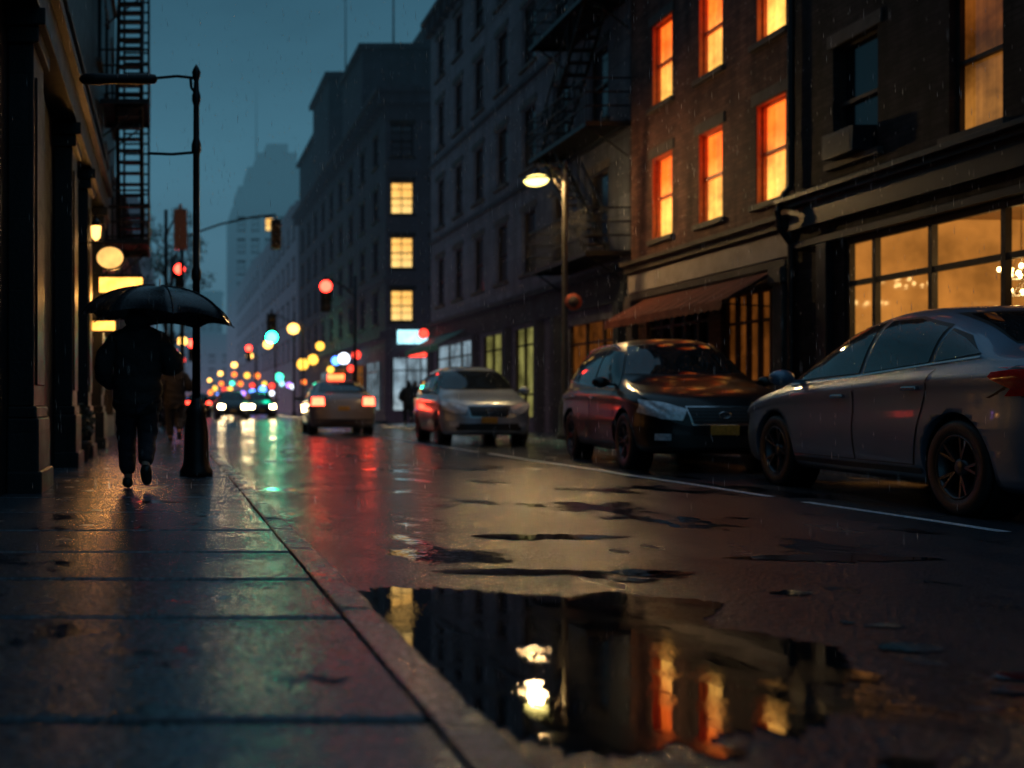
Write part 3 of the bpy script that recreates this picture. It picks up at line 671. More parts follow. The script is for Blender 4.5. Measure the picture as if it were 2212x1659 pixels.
def car(name,label,cat,S,paint,group):
    root=thing(name,label,cat,(0,0,0),0,group)
    Lh=S['L']/2; W=S['W']/2; top=curve(S['top']); belt=curve(S['belt']); bot=curve(S['bot'])
    ns=100; rings=[]
    na,nb=18,16
    for i in range(ns+1):
        a=-1+2*i/ns; x=Lh*.9985*math.sin(a*math.pi/2*.999); u=abs(x)/Lh
        w=W*max(0,(1-u**(11 if x>0 else 15)))**.36
        zt=top(x); zb=min(belt(x),zt-.035); z0=bot(x)
        hg=zt-zb; k=min(1,hg/.42); ex=2/(2.1+1.9*k)
        side=[]
        for j in range(na+1):
            t=j/na; side.append((w*SHAPE(t),z0+(zb-z0)*t))
        for j in range(1,nb):
            an=math.pi/2*j/nb; cy=math.cos(an)**ex; sz=math.sin(an)**ex
            side.append((w*.93*cy*(1-.22*k*sz),zb+hg*sz))
        rings.append([(x,0,z0)]+[(x,y,z) for y,z in side]+[(x,0,zt)]+[(x,-y,z) for y,z in reversed(side)])
    m=len(rings[0]); vs=[p for r in rings for p in r]; fs=[]
    for i in range(ns):
        for j in range(m): fs.append((i*m+j,i*m+(j+1)%m,(i+1)*m+(j+1)%m,(i+1)*m+j))
    fs.append(tuple(range(m))[::-1]); fs.append(tuple(ns*m+j for j in range(m)))
    mb=MB(); mb.add(vs,fs,0,True)
    bvh=BVHTree.FromPolygons([Vector(v) for v in vs],fs)
    me=mb.data('body',[paint]); bm=bmesh.new(); bm.from_mesh(me); bmesh.ops.recalc_face_normals(bm,faces=bm.faces); bm.to_mesh(me); bm.free()
    body=part(me,'body',root)
    cut=MB(); r=S['r']
    for wx in S['wheels']:
        for sg in (1,-1): cut.cyl((wx,sg*(W-.30),r),(wx,sg*(W+.3),r),r*1.13,r*1.13,40)
    cme=bpy.data.meshes.new('cut'); cb=bmesh.new(); tmp=cut.data('t',[M['black']],0,0,True); cb.from_mesh(tmp); bmesh.ops.recalc_face_normals(cb,faces=cb.faces); cb.to_mesh(cme); cb.free()
    for p in cme.polygons: p.use_smooth=False
    co=part(cme,'cutter'); md=body.modifiers.new('b','BOOLEAN'); md.object=co; md.operation='DIFFERENCE'; md.solver='EXACT'
    dg=bpy.context.evaluated_depsgraph_get(); nm=bpy.data.meshes.new_from_object(body.evaluated_get(dg))
    body.modifiers.clear(); body.data=nm; bpy.data.objects.remove(co); nm.name='body'
    for wx in S['wheels']:
        for sg in (1,-1):
            q=MB(); T=Matrix.Translation((wx,sg*(W-.295),r))@Matrix.Rotation(-sg*math.pi/2,4,'X')
            q.lathe([(.01,0),(r*1.11,0),(r*1.12,.24)],32,0,T,cap=False); mk(q,'wheel_arch',[M['black']],root)
    def side(sg): return lambda a,b:(Vector((a,sg*3,b)),Vector((0,-sg,0)))
    def fr(f): return lambda a,b:(Vector((f*5,a,b)),Vector((-f,0,0)))
    def patch(mb,lo,hi,mp,off,mi=0,nx=14,ny=7):
        vs=[];last=None
        for j in range(ny+1):
            for i in range(nx+1):
                a=poly(lo,i/nx); b=poly(hi,i/nx); t=j/ny; q=(a[0]+(b[0]-a[0])*t,a[1]+(b[1]-a[1])*t)
                o,d=mp(*q); h=bvh.ray_cast(o,d)
                if h[0] is None: vs.append(last or Vector(o)*.4); continue
                nn=h[1] if h[1].dot(d)<0 else -h[1]
                last=h[0]+nn*off; vs.append(last)
        fs=[(j*(nx+1)+i,j*(nx+1)+i+1,(j+1)*(nx+1)+i+1,(j+1)*(nx+1)+i) for j in range(ny) for i in range(nx)]
        mb.add(vs,fs,mi,True)
    def grow(lo,hi,g):
        c=[sum(p[k] for p in lo+hi)/len(lo+hi) for k in (0,1)]
        def e(p): return tuple(p[k]+(g if p[k]>c[k] else -g) for k in (0,1))
        return [e(p) for p in lo],[e(p) for p in hi]
    def glassp(name,lo,hi,mp,gm,g=.022,trim=M['black'],off=.004,nx=14,ny=7,tname='trim'):
        a=MB(); patch(a,lo,hi,mp,off+.004,0,nx,ny); o=mk(a,name,[gm],root)
        if g:
            b=MB(); l2,h2=grow(lo,hi,g); patch(b,l2,h2,mp,off,0,nx,ny); mk(b,tname,[trim],o)
        return o
    for sg in (1,-1):
        for lo,hi in S['windows']: glassp('window',lo,hi,side(sg),M['carglass'])
        if S.get('chrome'):
            q=MB(); a0=S['windows'][0][0][0]; a1=S['windows'][-1][0][-1]
            lo=[(a0[0]+.03,a0[1]-.035),(0,S['windows'][1][0][0][1]-.035),(a1[0]-.03,a1[1]-.035)]; patch(q,lo,[(a,b+.014) for a,b in lo],side(sg),.012,0,26,1); mk(q,'window_trim',[M['chrome']],root)
        for lo,hi in S['doors']:
            a=MB(); patch(a,lo,hi,side(sg),.006,0,16,14); d=mk(a,'door',[paint],root)
            b=MB(); l2,h2=grow(lo,hi,.008); patch(b,l2,h2,side(sg),.002,0,16,14); mk(b,'door_seal',[M['black']],d)
            hx=min(p[0] for p in lo+hi)+.2; hz=max(p[1] for p in hi)-.13
            h=bvh.ray_cast(Vector((hx,sg*3,hz)),Vector((0,-sg,0)))
            if h[0]:
                q=MB(); y=h[0].y; q.box(hx-.09,hx+.09,min(y,y+sg*.045),max(y,y+sg*.045),hz-.014,hz+.014); mk(q,'handle',[M['chrome'] if S.get('chrome') else paint],d,bev=.009)
        lo,hi=S['head']; lo=[(a*sg,b) for a,b in lo]; hi=[(a*sg,b) for a,b in hi]
        glassp('headlight',lo,hi,fr(1),S['headmat'],.012,off=.003)
        lo,hi=S['tail']; lo=[(a*sg,b) for a,b in lo]; hi=[(a*sg,b) for a,b in hi]
        tl_=glassp('taillight',lo,hi,fr(-1),S['tailmat'],.01,off=.003)
        if 'tailside' in S:
            q=MB(); patch(q,*S['tailside'],side(sg),.009,0,12,5); mk(q,'side_lens',[S['tailmat']],tl_)
        q=MB(); mx,mz=S['mirror']
        q.sphere((mx,sg*(W+.10),mz),.1,0,(.75,1.15,.75),12); q.box(mx-.03,mx+.03,min(sg*(W-.1),sg*(W+.05)),max(sg*(W-.1),sg*(W+.05)),mz-.05,mz-.02)
        mk(q,'mirror',[paint],root)
        q=MB(); x0=S['wheels'][0]+r*1.2; x1=S['wheels'][1]-r*1.2
        patch(q,[(x0,.27),(x1,.27)],[(x0,.31),(x1,.31)],side(sg),.010,0,20,2); mk(q,'sill_trim',[M['black']],root)
    glassp('windshield',*S['ws'],fr(1),M['carglass'],.02,nx=24,ny=12)
    glassp('rear_window',*S['rw'],fr(-1),M['carglass'],.02,nx=24,ny=12)
    gr=glassp('grille',*S['grille'],fr(1),M['black'],.016,trim=M['chrome'],nx=20,ny=5)
    q=MB(); (gl,gh)=S['grille']
    for k in range(1,5):
        t=k/5; l=[(gl[0][0]+(gh[0][0]-gl[0][0])*t,gl[0][1]+(gh[0][1]-gl[0][1])*t),(gl[-1][0]+(gh[-1][0]-gl[-1][0])*t,gl[-1][1]+(gh[-1][1]-gl[-1][1])*t)]
        patch(q,l,[(a,b+.008) for a,b in l],fr(1),.014,0,20,1)
    mk(q,'grille_bar',[M['rim']],gr)
    q=MB(); patch(q,*S['intake'],fr(1),.004,0,20,4); mk(q,'air_intake',[M['black']],root)
    q=MB(); patch(q,[(-.8,.40),(.8,.40)],[(-.8,.44),(.8,.44)],fr(-1),.004,0,20,2); mk(q,'rear_bumper_trim',[M['black']],root)
    for sg in (1,-1):
        q=MB(); patch(q,[(sg*.58,.40),(sg*.74,.40)],[(sg*.58,.48),(sg*.74,.48)],fr(1),.008,0,6,3); mk(q,'fog_light',[M['lamplens']],root)
    ez=S['emblem']; h=bvh.ray_cast(Vector((5,0,ez)),Vector((-1,0,0)))
    q=MB(); pts=[(h[0].x+.022,.062*math.cos(a),ez+.038*math.sin(a)) for a in [2*math.pi*i/20 for i in range(21)]]
    q.tube(pts,.007,6); q.cyl((h[0].x+.022,-.04,ez+.01),(h[0].x+.022,.04,ez-.01),.006,n=6); mk(q,'emblem',[M['chrome']],root)
    for f,z in ((1,S['plate'][0]),(-1,S['plate'][1])):
        h=bvh.ray_cast(Vector((f*5,0,z)),Vector((-f,0,0))); q=MB(); x=h[0].x
        x0,x1=sorted((x-f*.03,x+f*.018)); q.box(x0,x1,-.16,.16,z-.06,z+.06)
        mk(q,'license_plate',[M['plate']],root,bev=.004)
    tm=MB(); tm.lathe([(r*.66,-.10),(r*.9,-.112),(r*.975,-.09),(r,-.05),(r,.05),(r*.975,.09),(r*.9,.112),(r*.68,.104),(r*.665,.09)],40,cap=False)
    td=tm.data('tyre',[M['tyre']])
    rm=MB(); rm.lathe([(r*.60,-.09),(r*.64,.06),(r*.67,.10),(r*.65,.108),(r*.61,.09),(r*.585,-.09)],36,cap=False); rm.lathe([(.001,.085),(.035,.085),(.06,.075),(.07,.05),(.07,-.02)],18,cap=False)
    for k in range(5):
        for o in (-.11,.11):
            a=2*math.pi*k/5; T=Matrix.Rotation(a,4,'Z'); A=.35*o; B=o*.95; t=.016
            rm.add([(.05,A-t,.03),(.05,A+t,.03),(r*.63,B+t,.06),(r*.63,B-t,.06),(.05,A-t*.7,.078),(.05,A+t*.7,.078),(r*.63,B+t*.7,.098),(r*.63,B-t*.7,.098)],[(4,5,6,7),(0,1,5,4),(1,2,6,5),(2,3,7,6),(3,0,4,7)],0,False,T)
    rd=rm.data('rim',[M['rim']]); dd=MB().lathe([(r*.62,-.06),(r*.62,-.04)],30).data('brake_disc',[M['black']])
    for wx in S['wheels']:
        for sg in (1,-1):
            wh=bpy.data.objects.new('wheel',None); link(wh); wh.parent=root; wh.location=(wx,sg*(W-.135),r); wh.rotation_euler=(-sg*math.pi/2,0,0)
            wh.empty_display_size=.1
            part(td,'tyre',wh); part(rd,'rim',wh); part(dd,'brake_disc',wh)
    if S.get('rails'):
        for sg in (1,-1):
            pts=[]; q=MB()
            for i in range(9):
                x=-1.5+i*.22; h=bvh.ray_cast(Vector((x,sg*.62,3)),Vector((0,0,-1))); pts.append((x,sg*.62,h[0].z+(.045 if 0<i<8 else .0)))
            q.tube(pts,.018,8); mk(q,'roof_rail',[M['chrome']],root)
    if S.get('taxi'):
        q=MB(); zt=top(-.1); q.box(-.22,.0,-.24,.24,zt+.012,zt+.16); mk(q,'roof_lamp',[M['taxilamp']],root,bev=.02)
        q=MB(); q.box(-.25,.03,-.28,.28,zt-.02,zt+.011); mk(q,'roof_lamp_base',[M['black']],root,bev=.004)
    return root
suv=dict(L=4.6,W=1.88,r=.37,wheels=(-1.38,1.42),headmat=M['lamplens'],tailmat=M['taildim'],rails=True,chrome=True,
 top=[(-2.3,.78),(-2.24,1.10),(-2.1,1.24),(-1.75,1.60),(-1.3,1.73),(-.5,1.78),(.15,1.76),(.5,1.66),(1.12,1.22),(1.3,1.15),(1.85,1.04),(2.12,.93),(2.25,.78),(2.3,.64)],
 belt=[(-2.3,.72),(-2.1,1.02),(-1,1.09),(0,1.07),(1.1,1.03),(1.85,.93),(2.15,.78),(2.3,.58)],
 bot=[(-2.3,.44),(-2.1,.30),(-1.8,.22),(1.8,.22),(2.15,.25),(2.3,.30)],
 windows=[([(1.02,1.10),(-.12,1.13)],[(.50,1.56),(-.12,1.62)]),([(-.20,1.13),(-1.08,1.17)],[(-.20,1.62),(-1.08,1.59)]),([(-1.16,1.18),(-1.78,1.24)],[(-1.16,1.58),(-1.52,1.52)])],
 doors=[([(.98,.36),(-.14,.36)],[(1.0,1.04),(-.14,1.07)]),([(-.18,.36),(-.92,.36),(-1.05,.75)],[(-.18,1.07),(-.7,1.09),(-1.2,1.10)])],
 head=([(.46,.64),(.66,.66),(.88,.74)],[(.40,.78),(.64,.86),(.86,.90)]),tail=([(.55,.9),(.9,.9)],[(.6,1.08),(.88,1.08)]),
 ws=([(-.74,1.25),(-.3,1.23),(.3,1.23),(.74,1.25)],[(-.56,1.64),(-.2,1.67),(.2,1.67),(.56,1.64)]),rw=([(-.66,1.22),(.66,1.22)],[(-.54,1.58),(.54,1.58)]),
 grille=([(-.34,.60),(.34,.60)],[(-.40,.80),(.40,.80)]),intake=([(-.62,.32),(.62,.32)],[(-.66,.46),(.66,.46)]),emblem=.71,plate=(.53,.66),mirror=(.86,1.14))
sed=dict(L=4.8,W=1.86,r=.345,wheels=(-1.42,1.36),headmat=M['lamplens'],tailmat=M['taildim'],chrome=True,
 top=[(-2.4,.72),(-2.34,1.0),(-2.15,1.14),(-1.8,1.20),(-1.25,1.41),(-.65,1.55),(-.15,1.58),(.3,1.53),(.75,1.36),(1.25,1.06),(1.45,1.0),(2.0,.89),(2.25,.77),(2.36,.66),(2.4,.56)],
 belt=[(-2.4,.68),(-2.15,1.05),(-1.2,1.05),(0,1.0),(1.1,.94),(1.9,.83),(2.2,.70),(2.4,.50)],
 bot=[(-2.4,.42),(-2.2,.28),(-1.9,.20),(1.9,.20),(2.2,.22),(2.4,.28)],
 windows=[([(1.12,1.0),(.6,1.03),(-.08,1.05)],[(.66,1.32),(.35,1.42),(-.08,1.47)]),([(-.16,1.05),(-1.02,1.10)],[(-.16,1.47),(-.55,1.46),(-.98,1.36)]),([(-1.08,1.10),(-1.56,1.14)],[(-1.06,1.33),(-1.28,1.26)])],
 doors=[([(.95,.34),(-.10,.34)],[(.98,.94),(-.10,.99)]),([(-.14,.34),(-.92,.34),(-1.05,.75)],[(-.14,.99),(-.7,1.02),(-1.15,1.04)])],
 head=([(.48,.56),(.66,.58),(.86,.66)],[(.44,.68),(.66,.76),(.84,.80)]),tail=([(.42,.86),(.90,.84)],[(.46,1.02),(.88,1.03)]),tailside=([(-1.80,.97),(-2.05,.86),(-2.28,.84)],[(-1.82,1.0),(-2.05,1.01),(-2.26,.99)]),
 ws=([(-.74,1.10),(-.3,1.08),(.3,1.08),(.74,1.10)],[(-.52,1.46),(-.2,1.49),(.2,1.49),(.52,1.46)]),rw=([(-.62,1.22),(.62,1.22)],[(-.50,1.46),(.50,1.46)]),
 grille=([(-.34,.46),(.34,.46)],[(-.40,.62),(.40,.62)]),intake=([(-.62,.28),(.62,.28)],[(-.66,.38),(.66,.38)]),emblem=.55,plate=(.40,.74),mirror=(.92,1.04))
van=dict(suv); van.update(L=4.6,W=1.84,r=.34,rails=False,chrome=False,
 top=[(-2.3,.8),(-2.25,1.15),(-2.12,1.4),(-1.9,1.60),(-1.3,1.68),(-.4,1.70),(.25,1.66),(.65,1.53),(1.35,1.12),(1.5,1.07),(1.95,.97),(2.18,.86),(2.27,.72),(2.3,.6)],
 belt=[(-2.3,.72),(-2.1,1.0),(-1,1.06),(0,1.03),(1.1,.99),(1.85,.90),(2.15,.76),(2.3,.56)],
 windows=[([(1.15,1.06),(-.02,1.09)],[(.66,1.43),(-.02,1.54)]),([(-.10,1.09),(-1.08,1.13)],[(-.10,1.54),(-1.08,1.53)]),([(-1.16,1.14),(-1.98,1.20)],[(-1.16,1.52),(-1.82,1.46)])],
 doors=[([(.98,.36),(-.14,.36)],[(1.0,1.0),(-.14,1.03)]),([(-.18,.36),(-.92,.36),(-1.05,.75)],[(-.18,1.03),(-.7,1.05),(-1.2,1.06)])],
 ws=([(-.74,1.18),(-.3,1.16),(.3,1.16),(.74,1.18)],[(-.58,1.53),(-.2,1.56),(.2,1.56),(.58,1.53)]))
taxi=dict(sed); taxi.update(headmat=M['headlit'],tailmat=M['taxitail'],taxi=True,chrome=False,tail=([(.52,.82),(.86,.82)],[(.54,1.04),(.84,1.04)])); taxi.pop('tailside')
GRP='cars in the street'
c1=car('parked_car','slate grey wet sedan parked at the far kerb','car',sed,M['p_grey'],GRP); c1.location=(7.0,8.80,0); c1.rotation_euler=(0,0,R(90-8)); c1.scale=(1.05,1.02,1.06)
c2=car('parked_car','black wet crossover with roof rails and chrome grille','car',suv,M['p_black'],GRP); c2.location=(7.02,14.2,0); c2.rotation_euler=(0,0,R(-90-9))
c3=car('parked_car','silver minivan parked beside a street lamp','car',van,M['p_silver'],GRP); c3.location=(6.62,22.1,0); c3.rotation_euler=(0,0,R(-90-6))
c4=car('taxi','pale taxi driving away with red tail lights and roof lamp lit','car',taxi,M['p_taxi'],GRP); c4.location=(4.95,29.6,0); c4.rotation_euler=(0,0,R(86))
van2=dict(van); van2.update(headmat=M['headlit'],tailmat=M['taillit'],head=([(.50,.62),(.82,.64)],[(.48,.84),(.80,.86)]))
c5=car('oncoming_car','dark car approaching with bright headlights on wet road','car',van2,M['p_black'],GRP); c5.location=(3.6,58,0); c5.rotation_euler=(0,0,R(-90))
for (x,y,a) in ((5.6,62,-90),(3.9,84,-90),(6.0,88,-90),(2.6,110,-90),(5.2,120,-90),(3.6,145,-90)): clone(c5,(x,y,0),R(a))
for (x,y) in ((2.0,70),(1.7,92),(3.2,130),(2.2,150)): clone(c5,(x,y,0),R(90),'dark car driving away with red tail lights')

# ------------------------------------------------------------------ street lamps
sl=thing('street_lamp','black street lamp with glowing yellow bell shaped head','street lamp',(8.35,21,.1),0,'street lamps along the pavement')
s=MB(); s.lathe([(.16,0),(.16,.12),(.12,.16),(.11,.7),(.08,.8),(.065,.9),(.055,3.0),(.05,5.35),(.07,5.4),(.07,5.46),(.03,5.5),(.03,5.75),(.045,5.8),(.01,5.9)],16); mk(s,'pole',[M['lamppost']],sl)
s=MB(); s.tube([(0,0,5.2),(-.2,0,5.45),(-.30,0,5.79),(0,0,5.42),(-.1,0,5.66),(-.25,0,5.78),(-.42,0,5.80),(-.55,0,5.76),(-.6,0,5.66)],.018,8); mk(s,'arm',[M['lamppost']],sl)
s=MB(); s.lathe([(.03,.22),(.06,.20),(.08,.12),(.13,.07),(.27,.0),(.285,-.03),(.27,-.03),(.12,.05),(.05,.1)],24,0,Matrix.Translation((-.6,0,5.5)),cap=False); mk(s,'lamp_shade',[M['iron']],sl)
s=MB(); s.sphere((-.6,0,5.47),.25,0,(1,1,.48),12); mk(s,'bulb',[M['lampglow']],sl)
def plight(name,loc,col,en,rad,parent=None,spot=None,aim=None,blend=.9):
    l=bpy.data.lights.new(name,'SPOT' if spot else 'POINT'); l.color=col; l.energy=en; l.shadow_soft_size=rad
    if spot: l.spot_size=R(spot); l.spot_blend=blend
    o=bpy.data.objects.new(name,l); link(o); o.location=loc; o.parent=parent
    if aim: o.rotation_euler=Vector(aim).to_track_quat('-Z','Y').to_euler()
    return o
farroot=clone(sl,(8.35,62,.1),0,'distant glowing street lamp beside the road')
for c_ in farroot.children:
    if c_.name.startswith('bulb'): c_.data=MB().sphere((-.6,0,5.485),.36,0,(1,1,.9),10).data('bulb',[M['farlamp']])
for y in (78,96,118,150,190): clone(farroot,(8.35,y,.1),0)
for y in (74,98,128,165): clone(farroot,(.4,y,.1),R(180))
plight('lamp_and_sheen_light',(-.6,0,5.30),(1,.62,.24),330,.10,sl)
plight('lamp_and_sheen_light',(-.6,0,5.30),(1,.64,.34),260,.14,sl,62,(-6.2,-21,-5.0),.6)  # extra spot added, aimed at the near road to raise its sheen

# ornate post
op=thing('ornate_post','black fluted iron lamp post with arm and unlit lamp head','lamp post',(.28,10.2,.1),0)
s=MB(); s.lathe([(.17,0),(.17,.06),(.145,.10),(.13,.16),(.125,.45),(.10,.62),(.115,.66),(.10,.70),(.06,.76),(.05,.80)],24,flute=.07); mk(s,'base',[M['iron']],op)
s=MB(); s.lathe([(.045,.78),(.038,2.0),(.05,2.02),(.05,2.1),(.036,2.14),(.034,3.3),(.05,3.33),(.05,3.4),(.032,3.46),(.03,3.8),(.045,3.85),(.045,3.9),(.03,3.95),(.025,4.05),(.04,4.1),(.045,4.14),(.03,4.18),(.005,4.22)],18); mk(s,'pole',[M['iron']],op)
s=MB(); s.tube([(0,0,3.92),(-.05,0,3.98),(-.06,0,4.08),(0,0,4.08),(-.2,0,4.10),(-.42,0,4.08)],.015); mk(s,'arm',[M['iron']],op)
s=MB(); s.tube([(0,0,3.32),(-.25,0,3.30),(-.5,0,3.31)],.015); mk(s,'arm',[M['iron']],op)
s=MB(); T=Matrix.Translation((-.4,0,4.07))@Matrix.Rotation(R(-90),4,'Y')
s.lathe([(.02,0),(.045,.02),(.055,.1),(.05,.45),(.06,.6),(.055,.75),(.02,.8)],16,0,T); mk(s,'lamp_head',[M['iron']],op)

# traffic signals
def signal(label,loc,arm,zs,lit,rz=0,back=False,h=6.3,group='traffic signals',sc=1):
    root=thing('traffic_signal',label,'traffic light',loc,rz,group)
    s=MB(); s.lathe([(.16,0),(.16,.3),(.09,.4),(.07,h*.6),(.06,h)],14); mk(s,'pole',[M['iron']],root)
    s=MB(); s.tube([(0,0,h-.9),(arm*.4,0,h-.45),(arm*.75,0,h-.2),(arm,0,h-.12)],.035,8); mk(s,'arm',[M['iron']],root)
    s=MB(); s.box(-.17,.17,-.12,.12,0,1.0); s.cyl((0,0,1.0),(0,0,1.15),.04)
    zt=h-.12-1.1 if zs is None else zs
    hd=mk(s,'housing',[M['sigback'] if back else (M['iron'] if lit!='none' else M['sigyel'])],root,(arm,0,zt),bev=.015); hd.scale=(sc,1,sc)
    if not back:
        for i,nm in enumerate(('green','amber','red')):
            z=.17+i*.33; T=Matrix.Translation((0,-.125,z))@Matrix.Rotation(R(90),4,'X')
            k=1.4 if nm==lit else 1
            q=MB().lathe([(.135*k,0),(.12*k,.03),(.06*k,.045),(.001,.05)],18,0,T); mk(q,'lens',[M[nm] if nm==lit else M['off']],hd)
            q=MB(); n=10
            for k in range(n):
                a0=math.pi*k/n; a1=math.pi*(k+1)/n
                q.add([(.165*math.cos(a0),-.125,z+.165*math.sin(a0)),(.165*math.cos(a1),-.125,z+.165*math.sin(a1)),(.165*math.cos(a1),-.24,z+.165*math.sin(a1)),(.165*math.cos(a0),-.24,z+.165*math.sin(a0))],[(0,1,2,3)])
            if nm!=lit: mk(q,'visor',[M['iron']],hd)
    return root
signal('traffic signal showing red on a curved mast arm',(7.85,42,.0),-1.25,4.75,'red',sc=1.3)
signal('traffic signal showing green on a mast arm',(8.3,66,0),-1.5,5.0,'green',h=7.0,sc=1.9)
signal('yellow traffic signal hanging from a long curved mast arm',(.45,34,.1),3.2,6.05,'none',h=7.35)
signal('traffic signal showing red beside the pavement',(.10,36,.1),.28,4.8,'red',h=6.0)
signal('orange backed traffic signal seen from behind',(-.1,33,.1),.48,5.9,'none',back=True,h=7.2,sc=1.3)
signal('distant traffic signal showing red above the street',(.4,70,0),1.2,3.9,'red',h=6,sc=1.5)
signal('distant traffic signal showing red on the far kerb',(8.3,95,0),-.7,5.0,'red',h=6.3,sc=1.5)

# lit signs
def blade(label,loc,w,h,m,shape='rect',rz=0,post=.25,cat='shop sign'):
    root=thing('shop_sign',label,cat,loc,rz,'lit signs on the shopfronts')
    s=MB()
    if shape=='oval':
        T=Matrix.Rotation(R(90),4,'X')@Matrix.Diagonal((w/2,h/2,1,1))
        s.lathe([(.9,-.05),(1,-.03),(1,.03),(.9,.05)],32,0,T)
        s2=MB().lathe([(.88,-.056),(.88,.056)],32,0,T)
        mk(s,'rim',[M['iron']],root); mk(s2,'face',[m],root)
    else:
        s.box(-w/2-.02,w/2+.02,-.05,.05,-h/2-.02,h/2+.02); mk(s,'rim',[M['iron']],root,bev=.006)
        s2=MB(); s2.box(-w/2,w/2,-.06,.06,-h/2,h/2); mk(s2,'face',[m],root,bev=.01)
    s3=MB(); s3.cyl((-w/2-post,0,h/2+.05),(w/2,0,h/2+.05),.014,n=8)
    mk(s3,'bracket',[M['iron']],root)
    return root
blade('glowing cream oval sign hanging on an iron bracket',(-.82,13.9,2.88),.42,.34,M['ovalsign'],'oval')
blade('glowing amber box sign over the pavement',(-.78,16.2,2.78),.70,.24,M['rectsign'])
blade('small glowing amber sign above a doorway',(-.98,15.0,2.02),.34,.14,M['rectsign'])
blade('small violet glowing sign on the shopfront',(-.95,19.5,1.95),.18,.22,M['pinksign'])
blade('small red glowing sign on the shopfront',(-.9,27,2.2),.3,.4,M['redsign'])
wl=thing('wall_lantern','small glowing lantern fixed to a stone pillar','lantern',(-1.04,14.2,3.3),0)
s=MB(); s.lathe([(.02,-.12),(.06,-.08),(.075,.08),(.02,.14)],12); mk(s,'glass',[emit('lantern_glow',(1,.5,.13),4)],wl)
s=MB(); s.lathe([(.085,.08),(.06,.14),(.01,.2)],12); s.tube([(0,0,.2),(-.02,0,.26),(-.13,0,.2)],.012); mk(s,'bracket',[M['iron']],wl)
blade('teal white glowing box sign on the corner building',(11.15,45.6,3.95),1.4,.62,M['teal'],post=.0)
blade('red orange glowing sign on the corner building',(11.4,45.7,3.15),.8,.22,M['redsign'],post=0)
D={'yellow':M['yelsign'],'blue':M['blue'],'red':M['redsign'],'green':M['greensign'],'violet':M['pinksign'],'white':M['whitesign'],'orange':M['orangesign'],'teal':M['teal']}
for (c_,x,y,z,w) in (('yellow',9.4,70,3.7,.9),('yellow',9.4,65,3.8,.75),('yellow',9.4,62,4.5,.6),('white',9.3,53,3.3,.7),('blue',9.3,55.5,3.3,.55),('red',9.4,50,3.35,.5),('red',9.3,51,2.7,.4),
   ('yellow',9.4,58,2.9,.45),('green',9.4,85,3.2,.8),('blue',9.4,100,2.4,.8),('blue',9.4,112,2.2,.9),('red',9.5,92,2.6,.6),('yellow',9.4,120,4.4,.8),('violet',9.4,78,2.4,.5),('red',9.5,37.2,3.5,.4),
   ('orange',9.3,105,3.9,.7),('orange',9.3,130,3.6,.8),('orange',9.3,142,5.2,.8),('white',9.3,90,1.9,.5),('teal',9.3,82,2.6,.5),('violet',9.3,125,2.3,.7),('white',9.3,138,2.3,.8),
   ('yellow',9.2,96,2.9,.5),('white',9.2,74,2.2,.4),('orange',9.2,68,2.4,.4),('red',9.2,110,3.0,.6),('yellow',9.2,150,3.2,.9),('red',9.2,165,3.4,.9),('orange',9.2,175,4.6,.9),('yellow',9.2,200,4.2,1.1),('blue',9.2,185,2.6,1.0),('orange',9.2,220,3.6,1.2),('white',9.2,160,1.9,.7),
   ('red',9.2,135,1.7,.6),('green',9.2,145,4.0,.7),('violet',9.2,210,2.3,1.0),
   ('red',.9,48,3.0,.42),('blue',.75,50,2.4,.36),('red',.6,58,3.9,.42),('orange',1.0,64,3.2,.42),('yellow',1.0,76,4.4,.5),('violet',.6,54,1.9,.3),('red',1.0,84,2.3,.45),('orange',1.0,100,4.5,.6),('blue',1.0,108,2.2,.6),('red',1.0,118,3.1,.6),('yellow',1.0,135,3.9,.7),('orange',.9,90,3.4,.5)):
    if x<5:
        r_=blade(c_+' round glowing sign on a pavement post',(x-.3,y,z),w,w,D[c_],'oval',post=0); s=MB(); s.cyl((-w/2-.02,0,-z+.1),(-w/2-.02,0,w/2+.1),.03,n=8); mk(s,'post',[M['iron']],r_)
    else: blade(c_+' round glowing shop sign',(x,y,z),w,w,D[c_],'oval')
ps=thing('parking_sign','small round dark red sign plate on a lamp pole','street sign',(8.5,20.92,3.0),0)
T=Matrix.Rotation(R(90),4,'X'); s=MB(); s.lathe([(.17,-.01),(.18,0),(.17,.01)],24,0,T); mk(s,'plate',[M['jamb']],ps)
s=MB(); s.lathe([(.115,.012),(.115,.014)],24,0,T); mk(s,'disc',[M['trim']],ps)

def leaves(mb,c,rad,n,size,mi=0):
    for i in range(n):
        d=Vector((random.gauss(0,1),random.gauss(0,1),random.gauss(0,1))).normalized()*random.random()**.4
        p=Vector(c)+Vector((d.x*rad[0],d.y*rad[1],d.z*rad[2]))
        a=Vector((random.uniform(-1,1),random.uniform(-1,1),random.uniform(-1,1))).normalized(); b=a.orthogonal().normalized(); s=size*random.uniform(.6,1.3)
        mb.add([p-a*s,p+b*s*.45,p+a*s,p-b*s*.45],[(0,1,2,3)],mi)
pl=thing('planter','small dark pot with a leafy shrub beside the shopfront','potted plant',(-1.15,13.1,.1),0)
s=MB().lathe([(.09,0),(.12,.2),(.14,.22),(.14,.26),(.12,.26)],16); mk(s,'pot',[M['pot']],pl)
s=MB(); leaves(s,(0,0,.5),(.17,.17,.26),400,.05); mk(s,'foliage',[M['leaf']],pl)
tr=thing('street_tree','thin bare limbed street tree with sparse dark leaves','tree',(.05,52,.1),0)
s=MB(); s.cyl((0,0,0),(.05,0,4.2),.16,.11,10)
cr=MB()
